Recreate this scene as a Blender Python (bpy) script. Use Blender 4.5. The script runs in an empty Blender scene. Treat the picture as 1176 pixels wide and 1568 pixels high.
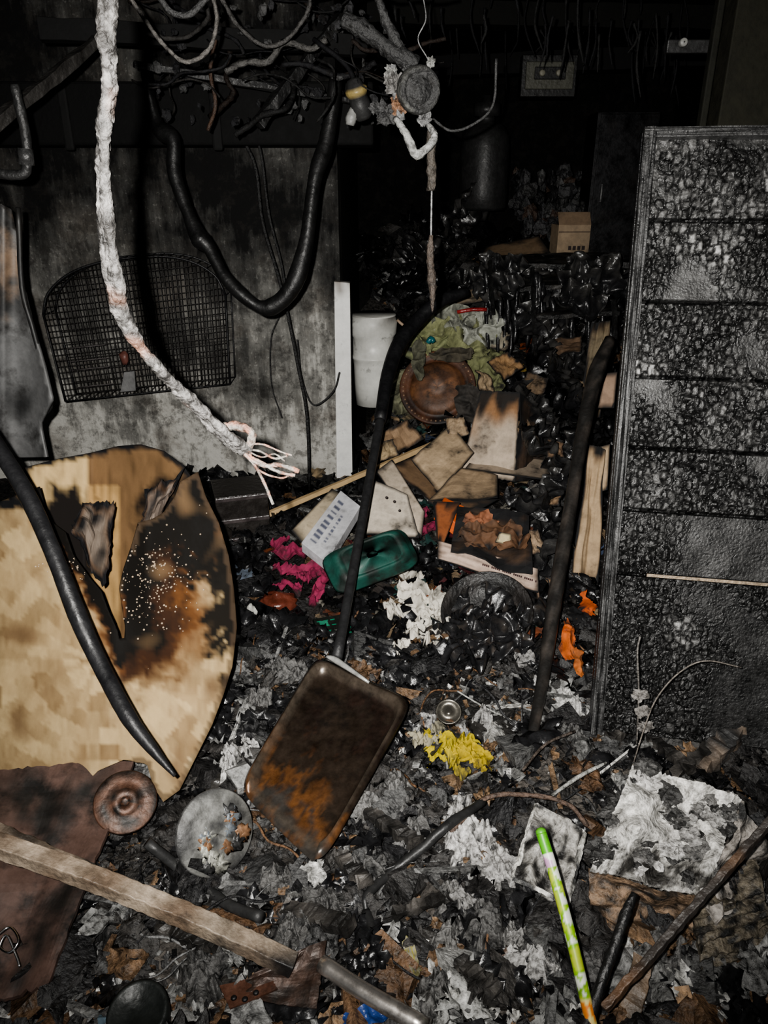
import bpy, math, random
import numpy as np
from mathutils import Vector, Matrix, Euler, noise
random.seed(11); rng=np.random.default_rng(5)
# ------------------------------------------------------------ survey helpers
CAM=Vector((0,0,1.55)); PI=math.pi; PT=math.radians(24); FQ=1480*1176/1536
def ray(x,y):
    u=(x-588)/FQ; v=(784-y)/FQ
    return Vector((u, math.cos(PT)+v*math.sin(PT), -math.sin(PT)+v*math.cos(PT)))
def Y(x,y,d):
    r=ray(x,y); return CAM+r*(d/r.y)
def Z(x,y,h):
    r=ray(x,y); return CAM+r*((h-CAM.z)/r.z)
def nz(x,y,z=0.0): return noise.noise(Vector((x,y,z)))
def H(x,y):
    b=float(np.interp(y,[.5,1.2,2.2,2.8,3.6,4.2,4.8,5.4,6.2],[.05,.08,.10,.14,.22,.38,.78,1.0,1.1]))
    if y>3.5: b+=0.12*nz(x*1.3,y*1.3,3)
    return b+.035*nz(x*4,y*4)+.02*nz(x*11,y*11,5)
def G(x,y,dz=0.0):
    """point where the sight line meets the debris surface, lifted dz"""
    r=ray(x,y); t=.6
    while t<9:
        p=CAM+r*t
        if p.z<H(p.x,p.y)+dz: return p
        t+=.02
    return CAM+r*6
def lerp(a,b,t): return a+(b-a)*t
def mixc(a,b,t):
    t=max(0,min(1,t)); return tuple(a[i]+(b[i]-a[i])*t for i in range(3))
BLK=(.010,.010,.011); DG=(.035,.035,.037); GR=(.16,.16,.16); ASH=(.30,.30,.29); WH=(.54,.53,.50)
TAN=(.50,.36,.22); BRN=(.13,.07,.035); RUST=(.30,.12,.035)
# ------------------------------------------------------------ materials
def vmat(name,rough=.6,metal=0,bump=.3,bscale=60,soot=.0,sscale=5,var=.45,rvar=.15,bdist=.004,streak=None,nscale=None,spec=.5):
    m=bpy.data.materials.new(name); m.use_nodes=True; n=m.node_tree.nodes; l=m.node_tree.links
    b=n['Principled BSDF']; b.inputs['Metallic'].default_value=metal; b.inputs['Specular IOR Level'].default_value=spec
    tc=n.new('ShaderNodeTexCoord'); co=tc.outputs['Object']
    if streak:
        mp=n.new('ShaderNodeMapping'); mp.inputs['Scale'].default_value=streak; l.new(co,mp.inputs[0]); co=mp.outputs[0]
    at=n.new('ShaderNodeAttribute'); at.attribute_name='Col'
    n1=n.new('ShaderNodeTexNoise'); n1.inputs['Scale'].default_value=nscale or bscale*.35; n1.inputs['Detail'].default_value=8; n1.inputs['Roughness'].default_value=.7; l.new(co,n1.inputs[0])
    mr=n.new('ShaderNodeMapRange'); mr.inputs['From Min'].default_value=.3; mr.inputs['From Max'].default_value=.7
    mr.inputs['To Min'].default_value=max(0,1-var); mr.inputs['To Max'].default_value=1+var; l.new(n1.outputs['Fac'],mr.inputs[0])
    vm=n.new('ShaderNodeVectorMath'); vm.operation='SCALE'; l.new(at.outputs['Color'],vm.inputs[0]); l.new(mr.outputs[0],vm.inputs['Scale'])
    out=vm.outputs[0]
    if soot>0:
        n2=n.new('ShaderNodeTexNoise'); n2.inputs['Scale'].default_value=sscale; n2.inputs['Detail'].default_value=6; n2.inputs['Roughness'].default_value=.65; l.new(tc.outputs['Object'],n2.inputs[0])
        r2=n.new('ShaderNodeMapRange'); r2.inputs['From Min'].default_value=.62-.3*soot; r2.inputs['From Max'].default_value=.78-.25*soot; l.new(n2.outputs['Fac'],r2.inputs[0])
        mx=n.new('ShaderNodeMix'); mx.data_type='RGBA'; l.new(r2.outputs[0],mx.inputs[0]); l.new(out,mx.inputs[6]); mx.inputs[7].default_value=(.012,.011,.010,1); out=mx.outputs[2]
    l.new(out,b.inputs['Base Color'])
    rr=n.new('ShaderNodeMapRange'); rr.inputs['From Min'].default_value=.3; rr.inputs['From Max'].default_value=.7
    rr.inputs['To Min'].default_value=max(.05,rough-rvar); rr.inputs['To Max'].default_value=min(1,rough+rvar); l.new(n1.outputs['Fac'],rr.inputs[0]); l.new(rr.outputs[0],b.inputs['Roughness'])
    n3=n.new('ShaderNodeTexNoise'); n3.inputs['Scale'].default_value=bscale; n3.inputs['Detail'].default_value=6; l.new(co,n3.inputs[0])
    bp=n.new('ShaderNodeBump'); bp.inputs['Strength'].default_value=bump; bp.inputs['Distance'].default_value=bdist; l.new(n3.outputs['Fac'],bp.inputs['Height']); l.new(bp.outputs[0],b.inputs['Normal'])
    return m
M_deb=vmat('charred_debris',.55,0,1.0,110,0,5,.95,.25,.006,nscale=55,spec=.5)
M_gnd=vmat('ash_and_soot',.7,0,1.0,90,0,5,.9,.2,.012,nscale=40,spec=.3)
M_plas=vmat('melted_plastic',.30,0,.6,45,0,5,.5,.15,.006,spec=.5)
M_char=vmat('charred_wood',.5,0,.9,60,.3,9,.5,.15,.006)
M_card=vmat('cardboard',.8,0,.3,50,.4,7,.35,.08,.002,nscale=14)
M_cardc=vmat('cardboard_clean',.75,0,.25,35,.0,5,.16,.08,.002,streak=(1,1,.25),spec=.12)
M_ptd=vmat('painted_surface',.5,0,.2,60,.4,9,.3,.1,.002)
M_hose=vmat('rubber_insulation',.45,0,.5,60,0,5,.3,.15,.004,spec=.35)
M_metal=vmat('sooty_metal',.38,.75,.3,50,.3,7,.35,.15,.003)
M_rust=vmat('rusty_metal',.5,.35,.6,50,.35,11,.6,.15,.004,nscale=28)
M_crust=vmat('crusty_cable',.6,0,1.0,110,.3,45,.8,.2,.008,nscale=60)
M_soot=vmat('sooty_wire',.7,0,.8,110,.3,45,.6,.2,.006,nscale=60,spec=.2)
M_dark=vmat('sooted_black',.8,0,.5,60,0,5,.4,.1,.004,spec=.2)
M_cloth=vmat('fabric',.85,0,.4,80,.4,13,.4,.05,.003)
M_pan=vmat('alligator_char',.42,0,.9,150,0,5,.7,.2,.003,nscale=70)
# ------------------------------------------------------------ mesh builder
def smooth_path(P,n=6):
    P=[Vector(p) for p in P]
    if len(P)<3: 
        return [P[0].lerp(P[-1],i/n) for i in range(n+1)]
    Q=[P[0]*2-P[1]]+P+[P[-1]*2-P[-2]]; out=[]
    for i in range(1,len(Q)-2):
        a,b,c,d=Q[i-1],Q[i],Q[i+1],Q[i+2]
        for k in range(n):
            t=k/n
            out.append(.5*((2*b)+(c-a)*t+(2*a-5*b+4*c-d)*t*t+(3*b-a-3*c+d)*t**3))
    out.append(P[-1]); return out
class MB:
    def __init__(s): s.v=[];s.f=[];s.c=[];s.sm=[]
    def add(s,vs,fs,col,smooth=False):
        o=len(s.v); s.v+=[tuple(p) for p in vs]
        if callable(col): s.c+=[tuple(col(Vector(p))) for p in vs]
        elif isinstance(col,list): s.c+=col
        else: s.c+=[tuple(col)]*len(vs)
        s.f+=[tuple(i+o for i in f) for f in fs]; s.sm+=[smooth]*len(fs); return s
    def addnp(s,V,Fc,C,smooth=False):
        o=len(s.v); s.v+=V.tolist(); s.c+=C.tolist(); s.f+=(Fc+o).tolist(); s.sm+=[smooth]*len(Fc)
    def tube(s,P,r,sides=10,col=BLK,n=6,jit=0,smooth=True,flat=1):
        R=r if isinstance(r,(list,tuple)) else [r]*len(P)
        S=smooth_path(P,n); m=len(S); vs=[];fs=[]
        xs=np.linspace(0,1,len(R)); rr=[float(np.interp(i/(m-1),xs,R)) for i in range(m)]
        t=(S[1]-S[0]).normalized(); up=Vector((0,0,1)) if abs(t.z)<.9 else Vector((1,0,0))
        nrm=t.cross(up).normalized()
        for i in range(m):
            t=(S[min(i+1,m-1)]-S[max(i-1,0)]).normalized()
            nrm=(nrm-t*nrm.dot(t)).normalized(); bn=t.cross(nrm)
            for k in range(sides):
                a=2*PI*k/sides; q=rr[i]*(1+(random.uniform(-jit,jit) if jit else 0))
                vs.append(S[i]+nrm*math.cos(a)*q+bn*math.sin(a)*q*flat)
        for i in range(m-1):
            for k in range(sides):
                k2=(k+1)%sides; fs.append((i*sides+k,i*sides+k2,(i+1)*sides+k2,(i+1)*sides+k))
        fs.append(tuple(range(sides))[::-1]); fs.append(tuple((m-1)*sides+k for k in range(sides)))
        return s.add(vs,fs,col,smooth)
    def box(s,c,size,rot=None,col=BLK,jit=0):
        rot=rot or Matrix.Identity(3); vs=[]
        for dx in(-.5,.5):
            for dy in(-.5,.5):
                for dz in(-.5,.5):
                    p=Vector((dx*size[0],dy*size[1],dz*size[2]))
                    p+=Vector((random.uniform(-jit,jit),random.uniform(-jit,jit),random.uniform(-jit,jit)))
                    vs.append(Vector(c)+rot@p)
        return s.add(vs,[(0,1,3,2),(4,6,7,5),(0,4,5,1),(2,3,7,6),(0,2,6,4),(1,5,7,3)],col)
    def quad(s,a,b,c,d,th=.004,n=10,col=TAN,burn=.0,warp=0,rag=0,seed=0):
        """a,b bottom-left/right, c,d top-right/left, solid sheet"""
        a,b,c,d=[Vector(p) for p in(a,b,c,d)]
        N=(b-a).cross(d-a).normalized(); vs=[];cs=[];fs=[]
        for side in(0,1):
            for j in range(n+1):
                for i in range(n+1):
                    u=i/n;v=j/n
                    if rag:
                        e=rag*(nz(i*.9+seed,j*.9,seed)+.5*nz(i*2.3,j*2.1,seed+4))
                        if i in(0,n): u+=e*(1 if i==0 else -1)*1.0
                        if j in(0,n): v+=e*(1 if j==0 else -1)
                    p=(a*(1-u)+b*u)*(1-v)+(d*(1-u)+c*u)*v
                    w=warp*(nz(u*2.2+seed,v*2.2,seed)+.4*nz(u*6,v*6,seed+7))
                    p=p+N*(w+(th/2 if side else -th/2)); vs.append(p)
                    cc=col(u,v) if callable(col) else col
                    if burn:
                        e=min(u,1-u,v,1-v); k=(burn-e)/max(burn,.01)*1.6+1.3*nz(u*4+seed,v*4,seed+2)
                        cc=mixc(cc,mixc(BRN,BLK,k*1.2-.3),k)
                    cs.append(cc)
        W=n+1;o=W*W
        for j in range(n):
            for i in range(n):
                q=(j*W+i,j*W+i+1,(j+1)*W+i+1,(j+1)*W+i); fs.append(tuple(k+o for k in q)); fs.append(q[::-1])
        for i in range(n):
            fs.append((i,i+1,i+1+o,i+o)); t=n*W; fs.append((t+i+1,t+i,t+i+o,t+i+1+o))
            fs.append(((i+1)*W,i*W,i*W+o,(i+1)*W+o)); fs.append((i*W+n,(i+1)*W+n,(i+1)*W+n+o,i*W+n+o))
        return s.add(vs,fs,cs,False)
    def lathe(s,prof,c,axis=(0,0,1),segs=28,col=GR,smooth=True):
        ax=Vector(axis).normalized(); q=Vector((0,0,1)).rotation_difference(ax); vs=[];fs=[]
        for r,h in prof:
            for k in range(segs):
                a=2*PI*k/segs; vs.append(Vector(c)+q@Vector((r*math.cos(a),r*math.sin(a),h)))
        for i in range(len(prof)-1):
            for k in range(segs):
                k2=(k+1)%segs; fs.append((i*segs+k,i*segs+k2,(i+1)*segs+k2,(i+1)*segs+k))
        fs.append(tuple(range(segs))[::-1]); fs.append(tuple((len(prof)-1)*segs+k for k in range(segs)))
        if callable(col): 
            cc=[tuple(col(i,k/segs)) for i in range(len(prof)) for k in range(segs)]
            return s.add(vs,fs,cc,smooth)
        return s.add(vs,fs,col,smooth)
    def blob(s,c,sc,col=GR,amp=.3,fr=2.,seed=0,n=14,rot=None,smooth=True):
        vs=[];fs=[];rot=rot or Matrix.Identity(3)
        for i in range(n+1):
            th=PI*i/n
            for k in range(2*n):
                ph=PI*k/n; p=Vector((math.sin(th)*math.cos(ph),math.sin(th)*math.sin(ph),math.cos(th)))
                f=1+amp*noise.noise(p*fr+Vector((seed,seed*1.7,0)))+amp*.6*noise.noise(p*fr*2.7+Vector((seed,0,4)))
                vs.append(Vector(c)+rot@Vector((p.x*sc[0],p.y*sc[1],p.z*sc[2]))*f)
        for i in range(n):
            for k in range(2*n):
                k2=(k+1)%(2*n); fs.append((i*2*n+k,(i+1)*2*n+k,(i+1)*2*n+k2,i*2*n+k2))
        return s.add(vs,fs,col,smooth)
    def crumple(s,c,w,h,col=GR,amp=.04,fr=9,seed=0,n=26,yaw=0,tilt=(0,0),rag=.25,drape=False,smooth=True,lift=.03):
        R=Euler((tilt[0],tilt[1],yaw)).to_matrix(); vs=[];cs=[];fs=[]
        for j in range(n+1):
            for i in range(n+1):
                u=i/n*2-1;v=j/n*2-1
                m=max(abs(u),abs(v)); L=math.hypot(u,v) or 1
                k=lerp(1,m/L,.7)*(1+rag*nz(math.atan2(v,u)*1.4+seed,seed)+rag*.6*nz(math.atan2(v,u)*5,seed))
                x=u*w/2*k;y=v*h/2*k
                q=Vector((x*fr+seed,y*fr,seed)); z=amp*(1-2*abs(noise.noise(q)))*1.2+amp*.6*(1-2*abs(noise.noise(q*2.3)))-amp*.3
                p=R@Vector((x+amp*.5*nz(x*20,y*20,seed),y+amp*.5*nz(y*20,x*20,seed),z))+Vector(c)
                if drape: p.z=H(p.x,p.y)+lift+z*.9-lift*1.3*m**4
                vs.append(p); cs.append(col(u,v,z/amp) if callable(col) else col)
        for j in range(n):
            for i in range(n):
                W=n+1; fs.append((j*W+i,j*W+i+1,(j+1)*W+i+1,(j+1)*W+i))
        return s.add(vs,fs,cs,smooth)
    def obj(s,name,mat,bevel=0,solid=0,parent=None):
        V=np.array(s.v); c=(V.min(0)+V.max(0))/2; c[2]=V[:,2].min(); V=V-c
        me=bpy.data.meshes.new(name); me.from_pydata(V.tolist(),[],s.f); me.update()
        a=me.color_attributes.new('Col','FLOAT_COLOR','POINT'); C=np.ones((len(V),4)); C[:,:3]=np.clip(np.array(s.c),0,1); a.data.foreach_set('color',C.ravel())
        me.polygons.foreach_set('use_smooth',s.sm); me.materials.append(mat)
        o=bpy.data.objects.new(name,me); o.location=c; bpy.context.scene.collection.objects.link(o)
        if parent: o.parent=parent
        if solid:
            m=o.modifiers.new('thick','SOLIDIFY'); m.thickness=solid
        if bevel:
            m=o.modifiers.new('bev','BEVEL'); m.width=bevel; m.segments=2; m.limit_method='ANGLE'
        return o
def empty(name):
    e=bpy.data.objects.new(name,None); bpy.context.scene.collection.objects.link(e); return e
def inside(p,poly):
    x,y=p;c=False;j=len(poly)-1
    for i in range(len(poly)):
        xi,yi=poly[i];xj,yj=poly[j]
        if (yi>y)!=(yj>y) and x<(xj-xi)*(y-yi)/(yj-yi)+xi: c=not c
        j=i
    return c
def nearest(p,poly,closed=True):
    best=None;bd=1e9;x,y=p
    for i in range(len(poly) if closed else len(poly)-1):
        ax,ay=poly[i];bx,by=poly[(i+1)%len(poly)];dx,dy=bx-ax,by-ay
        t=max(0,min(1,((x-ax)*dx+(y-ay)*dy)/(dx*dx+dy*dy+1e-9))); qx,qy=ax+t*dx,ay+t*dy
        d=math.hypot(x-qx,y-qy)
        if d<bd: bd=d;best=(qx,qy)
    return best,bd
def outline_sheet(mb,poly,fn,colfn,step=10,th=.006):
    """sheet cut to an outline; fn maps outline units to a 3-D surface"""
    xs=[p[0] for p in poly];ys=[p[1] for p in poly]
    nx=int((max(xs)-min(xs))/step)+3; ny=int((max(ys)-min(ys))/step)+3; x0=min(xs)-step;y0=min(ys)-step
    ins={};
    for j in range(ny+1):
        for i in range(nx+1): ins[i,j]=inside((x0+i*step,y0+j*step),poly)
    idx={};vs=[];cs=[];fs=[]
    def gv(i,j):
        if (i,j) in idx: return idx[i,j]
        p=(x0+i*step,y0+j*step)
        if not ins[i,j]: p=nearest(p,poly)[0]
        idx[i,j]=len(vs); vs.append(fn(*p)); cs.append(colfn(p[0],p[1],nearest(p,poly)[1])); return idx[i,j]
    for j in range(ny):
        for i in range(nx):
            k=sum(ins[a,b] for a,b in((i,j),(i+1,j),(i+1,j+1),(i,j+1)))
            if k>=1: fs.append((gv(i,j),gv(i,j+1),gv(i+1,j+1),gv(i+1,j)))
    mb.add(vs,fs,cs,True)
# ------------------------------------------------------------ room shell
def shellmat(name,zlo,zhi,clo,chi,rough=.85,patch=0):
    m=bpy.data.materials.new(name); m.use_nodes=True; n=m.node_tree.nodes;l=m.node_tree.links;b=n['Principled BSDF']
    g=n.new('ShaderNodeNewGeometry'); sp=n.new('ShaderNodeSeparateXYZ'); l.new(g.outputs['Position'],sp.inputs[0])
    def N(s,d=8,r=.65,mp=None):
        t=n.new('ShaderNodeTexNoise'); t.inputs['Scale'].default_value=s;t.inputs['Detail'].default_value=d;t.inputs['Roughness'].default_value=r
        if mp:
            q=n.new('ShaderNodeMapping'); q.inputs['Scale'].default_value=mp; l.new(g.outputs['Position'],q.inputs[0]); l.new(q.outputs[0],t.inputs[0])
        else: l.new(g.outputs['Position'],t.inputs[0])
        return t.outputs['Fac']
    def MR(x,a,b_,c,d):
        t=n.new('ShaderNodeMapRange'); t.inputs[1].default_value=a;t.inputs[2].default_value=b_;t.inputs[3].default_value=c;t.inputs[4].default_value=d; l.new(x,t.inputs[0]); return t.outputs[0]
    def M(op,x,y):
        t=n.new('ShaderNodeMath'); t.operation=op; l.new(x,t.inputs[0])
        if isinstance(y,(int,float)): t.inputs[1].default_value=y
        else: l.new(y,t.inputs[1])
        return t.outputs[0]
    zz=MR(sp.outputs[2],zlo,zhi,0,1)
    f=M('ADD',zz,MR(N(2.2),.3,.7,-.45,.45)); f=M('ADD',f,MR(N(6,8,.7,(2.5,1,.5)),.3,.7,-.3,.3))
    cr=n.new('ShaderNodeValToRGB'); e=cr.color_ramp.elements; e[0].position=0; e[0].color=(*clo,1); e[1].position=1; e[1].color=(*chi,1)
    q=cr.color_ramp.elements.new(.25); q.color=tuple(clo[i]*.38+chi[i]*.1 for i in range(3))+(1,)
    q=cr.color_ramp.elements.new(.6); q.color=tuple(clo[i]*.12+chi[i]*.5 for i in range(3))+(1,)
    l.new(f,cr.inputs[0])
    out=cr.outputs[0]
    low=MR(f,.2,1.0,.5,.0)
    sp2=MR(N(60,4,.6),.58,.66,0,1); mx=n.new('ShaderNodeMix'); mx.data_type='RGBA'; l.new(M('MULTIPLY',sp2,low),mx.inputs[0]); l.new(out,mx.inputs[6])
    mx.inputs[7].default_value=(clo[0]*.8,clo[1]*.8,clo[2]*.8,1); out=mx.outputs[2]
    if patch: # brown scorch near the floor and flaked plaster
        br=MR(N(3.2,6,.7),.50,.64,0,1.2); mx=n.new('ShaderNodeMix'); mx.data_type='RGBA'; l.new(M('MULTIPLY',br,low),mx.inputs[0]); l.new(out,mx.inputs[6]); mx.inputs[7].default_value=(.075,.058,.044,1); out=mx.outputs[2]
    dk=MR(N(17,8,.75),.50,.60,0,1); mx=n.new('ShaderNodeMix'); mx.data_type='RGBA'; l.new(M('MULTIPLY',dk,.6),mx.inputs[0]); l.new(out,mx.inputs[6]); mx.inputs[7].default_value=(.02,.018,.016,1); out=mx.outputs[2]
    l.new(out,b.inputs['Base Color']); b.inputs['Roughness'].default_value=rough; b.inputs['Specular IOR Level'].default_value=.25
    bp=n.new('ShaderNodeBump'); bp.inputs['Strength'].default_value=.8; bp.inputs['Distance'].default_value=.012; l.new(N(30,10,.7),bp.inputs['Height']); l.new(bp.outputs[0],b.inputs['Normal'])
    return m
W1=shellmat('sooted_plaster',.30,1.65,(.50,.49,.455),(.006,.006,.006),.85,1)
W2=shellmat('black_soot_wall',-.5,1.3,(.04,.037,.034),(.004,.004,.004),.85)
FL=shellmat('burnt_floor',-1,1,(.05,.045,.04),(.01,.01,.01),.8)
def shell(name,c,s,mat):
    mb=MB(); mb.box(c,s,None,BLK); o=mb.obj(name,mat); return o
shell('wall_left_back',(-1.38,3.6,1.2),(2.36,.2,2.4),W1)
shell('wall_passage',(-.29,4.95,1.2),(.18,2.5,2.4),W2)
shell('wall_left',(-2.65,1.3,1.2),(.2,4.8,2.4),W2)
shell('wall_right',(2.25,2.65,1.2),(.2,7.5,2.4),W2)
shell('wall_back',(1.0,6.3,1.2),(2.7,.2,2.4),W2)
shell('floor',(-.2,2.65,-.05),(5.1,7.6,.1),FL)
shell('ceiling',(-.2,2.65,2.45),(5.1,7.6,.1),W2)
# ------------------------------------------------------------ debris ground
def ground(x0,x1,y0,y1,par):
    mb=MB(); st=.028; nx,ny=int((x1-x0)/st),int((y1-y0)/st); vs=[];fs=[];cs=[]
    for j in range(ny+1):
        for i in range(nx+1):
            x=x0+(x1-x0)*i/nx; y=y0+(y1-y0)*j/ny
            z=H(x,y)+.012*nz(x*30,y*30,4)
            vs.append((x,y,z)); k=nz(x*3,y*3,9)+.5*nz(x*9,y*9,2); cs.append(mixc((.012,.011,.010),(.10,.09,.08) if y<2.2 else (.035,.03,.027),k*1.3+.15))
    for j in range(ny):
        for i in range(nx):
            W=nx+1; fs.append((j*W+i,j*W+i+1,(j+1)*W+i+1,(j+1)*W+i))
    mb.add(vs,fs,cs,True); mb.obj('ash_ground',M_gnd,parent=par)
PILE=empty('fire_debris_pile'); PILE2=empty('fire_debris_pile')
ground(-2.45,2.05,.3,3.44,PILE); ground(-.1,2.1,3.44,6.1,PILE2)
def rotm(N,tilt):
    a=rng.uniform(-tilt,tilt,N);b=rng.uniform(-tilt,tilt,N);c=rng.uniform(0,2*PI,N)
    ca,sa,cb,sb,cc,sc=np.cos(a),np.sin(a),np.cos(b),np.sin(b),np.cos(c),np.sin(c)
    Rx=np.zeros((N,3,3));Ry=Rx.copy();Rz=Rx.copy()
    Rx[:,0,0]=1;Rx[:,1,1]=ca;Rx[:,1,2]=-sa;Rx[:,2,1]=sa;Rx[:,2,2]=ca
    Ry[:,1,1]=1;Ry[:,0,0]=cb;Ry[:,0,2]=sb;Ry[:,2,0]=-sb;Ry[:,2,2]=cb
    Rz[:,2,2]=1;Rz[:,0,0]=cc;Rz[:,0,1]=-sc;Rz[:,1,0]=sc;Rz[:,1,1]=cc
    return np.einsum('nij,njk,nkl->nil',Rz,Ry,Rx)
CUBE=np.array([(x,y,z) for x in(-.5,.5) for y in(-.5,.5) for z in(-.5,.5)]); CF=np.array([(0,1,3,2),(4,6,7,5),(0,4,5,1),(2,3,7,6),(0,2,6,4),(1,5,7,3)])
def grid(n):
    g=np.linspace(-.5,.5,n+1); T=np.array([(x,y,0) for y in g for x in g]); W=n+1
    return T,np.array([(j*W+i,j*W+i+1,(j+1)*W+i+1,(j+1)*W+i) for j in range(n) for i in range(n)])
def frags(mb,pos,size,col,kind='chunk',tilt=1.2,amp=.25,smooth=False,n=4):
    N=len(pos); T,F_=(CUBE,CF) if kind=='chunk' else grid(n)
    V=np.repeat(T[None],N,0)
    if kind=='chunk': V=V*(1+rng.uniform(-.45,.3,V.shape))
    else:
        z=np.zeros(V.shape[:2])
        for k in range(4):
            kx=rng.normal(0,4+2*k,(N,1));ky=rng.normal(0,4+2*k,(N,1));ph=rng.uniform(0,6.3,(N,1))
            z+=np.abs(np.sin(V[:,:,0]*kx+V[:,:,1]*ky+ph))*amp/(1+k*.4)
        V[:,:,:2]*=1+rng.uniform(-.3,.25,V[:,:,:2].shape); V[:,:,2]=z-amp
    V=V*size[:,None,:]; V=np.einsum('nij,nvj->nvi',rotm(N,tilt),V)+pos[:,None,:]
    nv=T.shape[0]; Fc=(F_[None]+(np.arange(N)*nv)[:,None,None]).reshape(-1,4)
    C=np.repeat(col[:,None,:],nv,1)*rng.uniform(.35,1.4,(N,nv,1)); mb.addnp(V.reshape(-1,3),Fc,C.reshape(-1,3),smooth)
# cleared spots where recognisable things lie on top of the ash
KO=[]
for x,y,r in((590,810,.27),(540,830,.22),(760,860,.20),(740,780,.26),(690,730,.25),(470,880,.18),(655,940,.12),(790,700,.28),(690,1160,.09),(565,860,.20),(868,985,.08),(668,640,.25),(640,660,.2),(520,960,.10),(430,920,.10),(905,880,.12),(687,1090,.06),(345,1300,.05)):
    p=G(x,y); KO.append((p.x,p.y,r))
def scatter(N,x0,x1,y0,y1,lift=.01,wedge=True,ko=True):
    out=[]
    while len(out)<N:
        y=random.uniform(y0,y1); x=random.uniform(x0,x1)
        if wedge and abs(x)>.62*y+.25: continue
        if ko and any((x-a)**2+(y-b)**2<r*r for a,b,r in KO): continue
        out.append((x,y,H(x,y)+random.uniform(-.01,lift)))
    return np.array(out)
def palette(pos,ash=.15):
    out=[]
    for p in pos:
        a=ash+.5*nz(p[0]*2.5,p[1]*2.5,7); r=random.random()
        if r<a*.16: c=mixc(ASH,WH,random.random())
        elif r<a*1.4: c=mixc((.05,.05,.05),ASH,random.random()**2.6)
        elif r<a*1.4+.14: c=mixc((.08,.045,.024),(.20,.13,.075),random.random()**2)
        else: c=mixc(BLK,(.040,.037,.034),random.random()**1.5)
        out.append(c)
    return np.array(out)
mb=MB()
def many(N,reg,s0,s1,flat,kind,ash,tilt=1.2,amp=.25,smooth=False,n=4,lift=.02,ko=True):
    P=scatter(N,*reg,lift=lift,ko=ko); s=rng.uniform(s0,s1,(N,1))*rng.uniform(.5,1.3,(N,3)); s[:,2]*=flat
    frags(mb,P,s,palette(P,ash),kind,tilt,amp,smooth,n)
near=(-1.4,1.5,.75,2.2); mid=(-1.6,1.8,2.0,3.40); far=(-.06,2.0,3.46,6.0)
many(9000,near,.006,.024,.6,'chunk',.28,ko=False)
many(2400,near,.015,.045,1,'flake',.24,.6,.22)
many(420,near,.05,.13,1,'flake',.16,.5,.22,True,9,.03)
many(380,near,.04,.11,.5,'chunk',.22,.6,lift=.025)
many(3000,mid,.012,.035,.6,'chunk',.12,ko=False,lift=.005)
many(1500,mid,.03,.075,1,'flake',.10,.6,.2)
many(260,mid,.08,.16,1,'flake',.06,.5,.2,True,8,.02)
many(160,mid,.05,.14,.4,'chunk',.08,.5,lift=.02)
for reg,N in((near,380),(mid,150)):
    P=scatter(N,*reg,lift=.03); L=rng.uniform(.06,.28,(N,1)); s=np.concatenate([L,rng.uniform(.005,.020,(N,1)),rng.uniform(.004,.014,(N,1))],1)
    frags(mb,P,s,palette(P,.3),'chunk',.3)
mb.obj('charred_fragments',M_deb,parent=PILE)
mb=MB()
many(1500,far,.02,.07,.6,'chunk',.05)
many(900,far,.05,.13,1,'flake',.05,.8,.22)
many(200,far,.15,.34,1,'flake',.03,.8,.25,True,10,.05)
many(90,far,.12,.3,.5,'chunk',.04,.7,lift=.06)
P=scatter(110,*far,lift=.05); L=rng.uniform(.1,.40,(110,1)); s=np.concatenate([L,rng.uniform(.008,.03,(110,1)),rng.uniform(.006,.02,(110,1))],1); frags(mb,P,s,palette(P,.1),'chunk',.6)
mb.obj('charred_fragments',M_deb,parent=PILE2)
mb=MB()
P=scatter(300,*near,lift=.02); s=rng.uniform(.04,.13,(300,1))*rng.uniform(.6,1.2,(300,3)); frags(mb,P,s,np.tile([[.014,.014,.015]],(300,1)),'flake',.5,.26,True,9)
P=scatter(420,*mid,lift=.03); s=rng.uniform(.08,.2,(420,1))*rng.uniform(.6,1.2,(420,3)); frags(mb,P,s,np.tile([[.012,.012,.013]],(420,1)),'flake',.5,.24,True,10)
for i,p in enumerate(list(scatter(110,*mid,lift=.02))+list(scatter(70,*near,lift=.01))):
    s=random.uniform(.02,.06)*(1 if i<110 else .6); mb.blob(p,(s*1.5,s,s*.6),random.choice([BLK,BLK,(.02,.02,.021),(.035,.033,.03)]),.9,2.2,i,10,Euler((0,0,i)).to_matrix())
mb.obj('melted_plastic_bags',M_plas,parent=PILE)
mb=MB()
P=scatter(280,*far,lift=.08); s=rng.uniform(.16,.38,(280,1))*rng.uniform(.6,1.2,(280,3)); frags(mb,P,s,np.tile([[.011,.011,.012]],(280,1)),'flake',.8,.25,True,12)
mb.obj('melted_plastic_bags',M_plas,parent=PILE2)
for par,regs,N,yl in((PILE,[near,near,mid],170,(.4,3.4)),(PILE2,[far],30,(3.46,6.05))):
    mb=MB()
    for i in range(N):
        reg=random.choice(regs); p=scatter(1,*reg,lift=.03)[0]; a=random.uniform(0,6.3); pts=[]
        x,y=p[0],p[1]
        for k in range(6):
            a+=random.uniform(-.7,.7); x=x+.05*math.cos(a); y=y+.05*math.sin(a)
            if par is PILE2: x=max(x,-.06)
            yy=max(yl[0],min(yl[1],y)); pts.append(Vector((x,yy,H(x,yy)+random.uniform(.012,.045))))
        mb.tube(pts,random.uniform(.001,.0035),5,random.choice([BLK,BLK,DG,GR,(.08,.08,.08),BRN]),4)
    mb.obj('burnt_wire_scraps',M_crust,parent=par)
cols=[(.34,.32,.27),(.32,.24,.14),(.18,.02,.03),(.32,.08,.02),(.02,.08,.07),(.38,.36,.33),(.20,.11,.05),(.07,.10,.18),(.24,.19,.12),(.32,.23,.14),(.05,.04,.035),(.05,.04,.035)]
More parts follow.
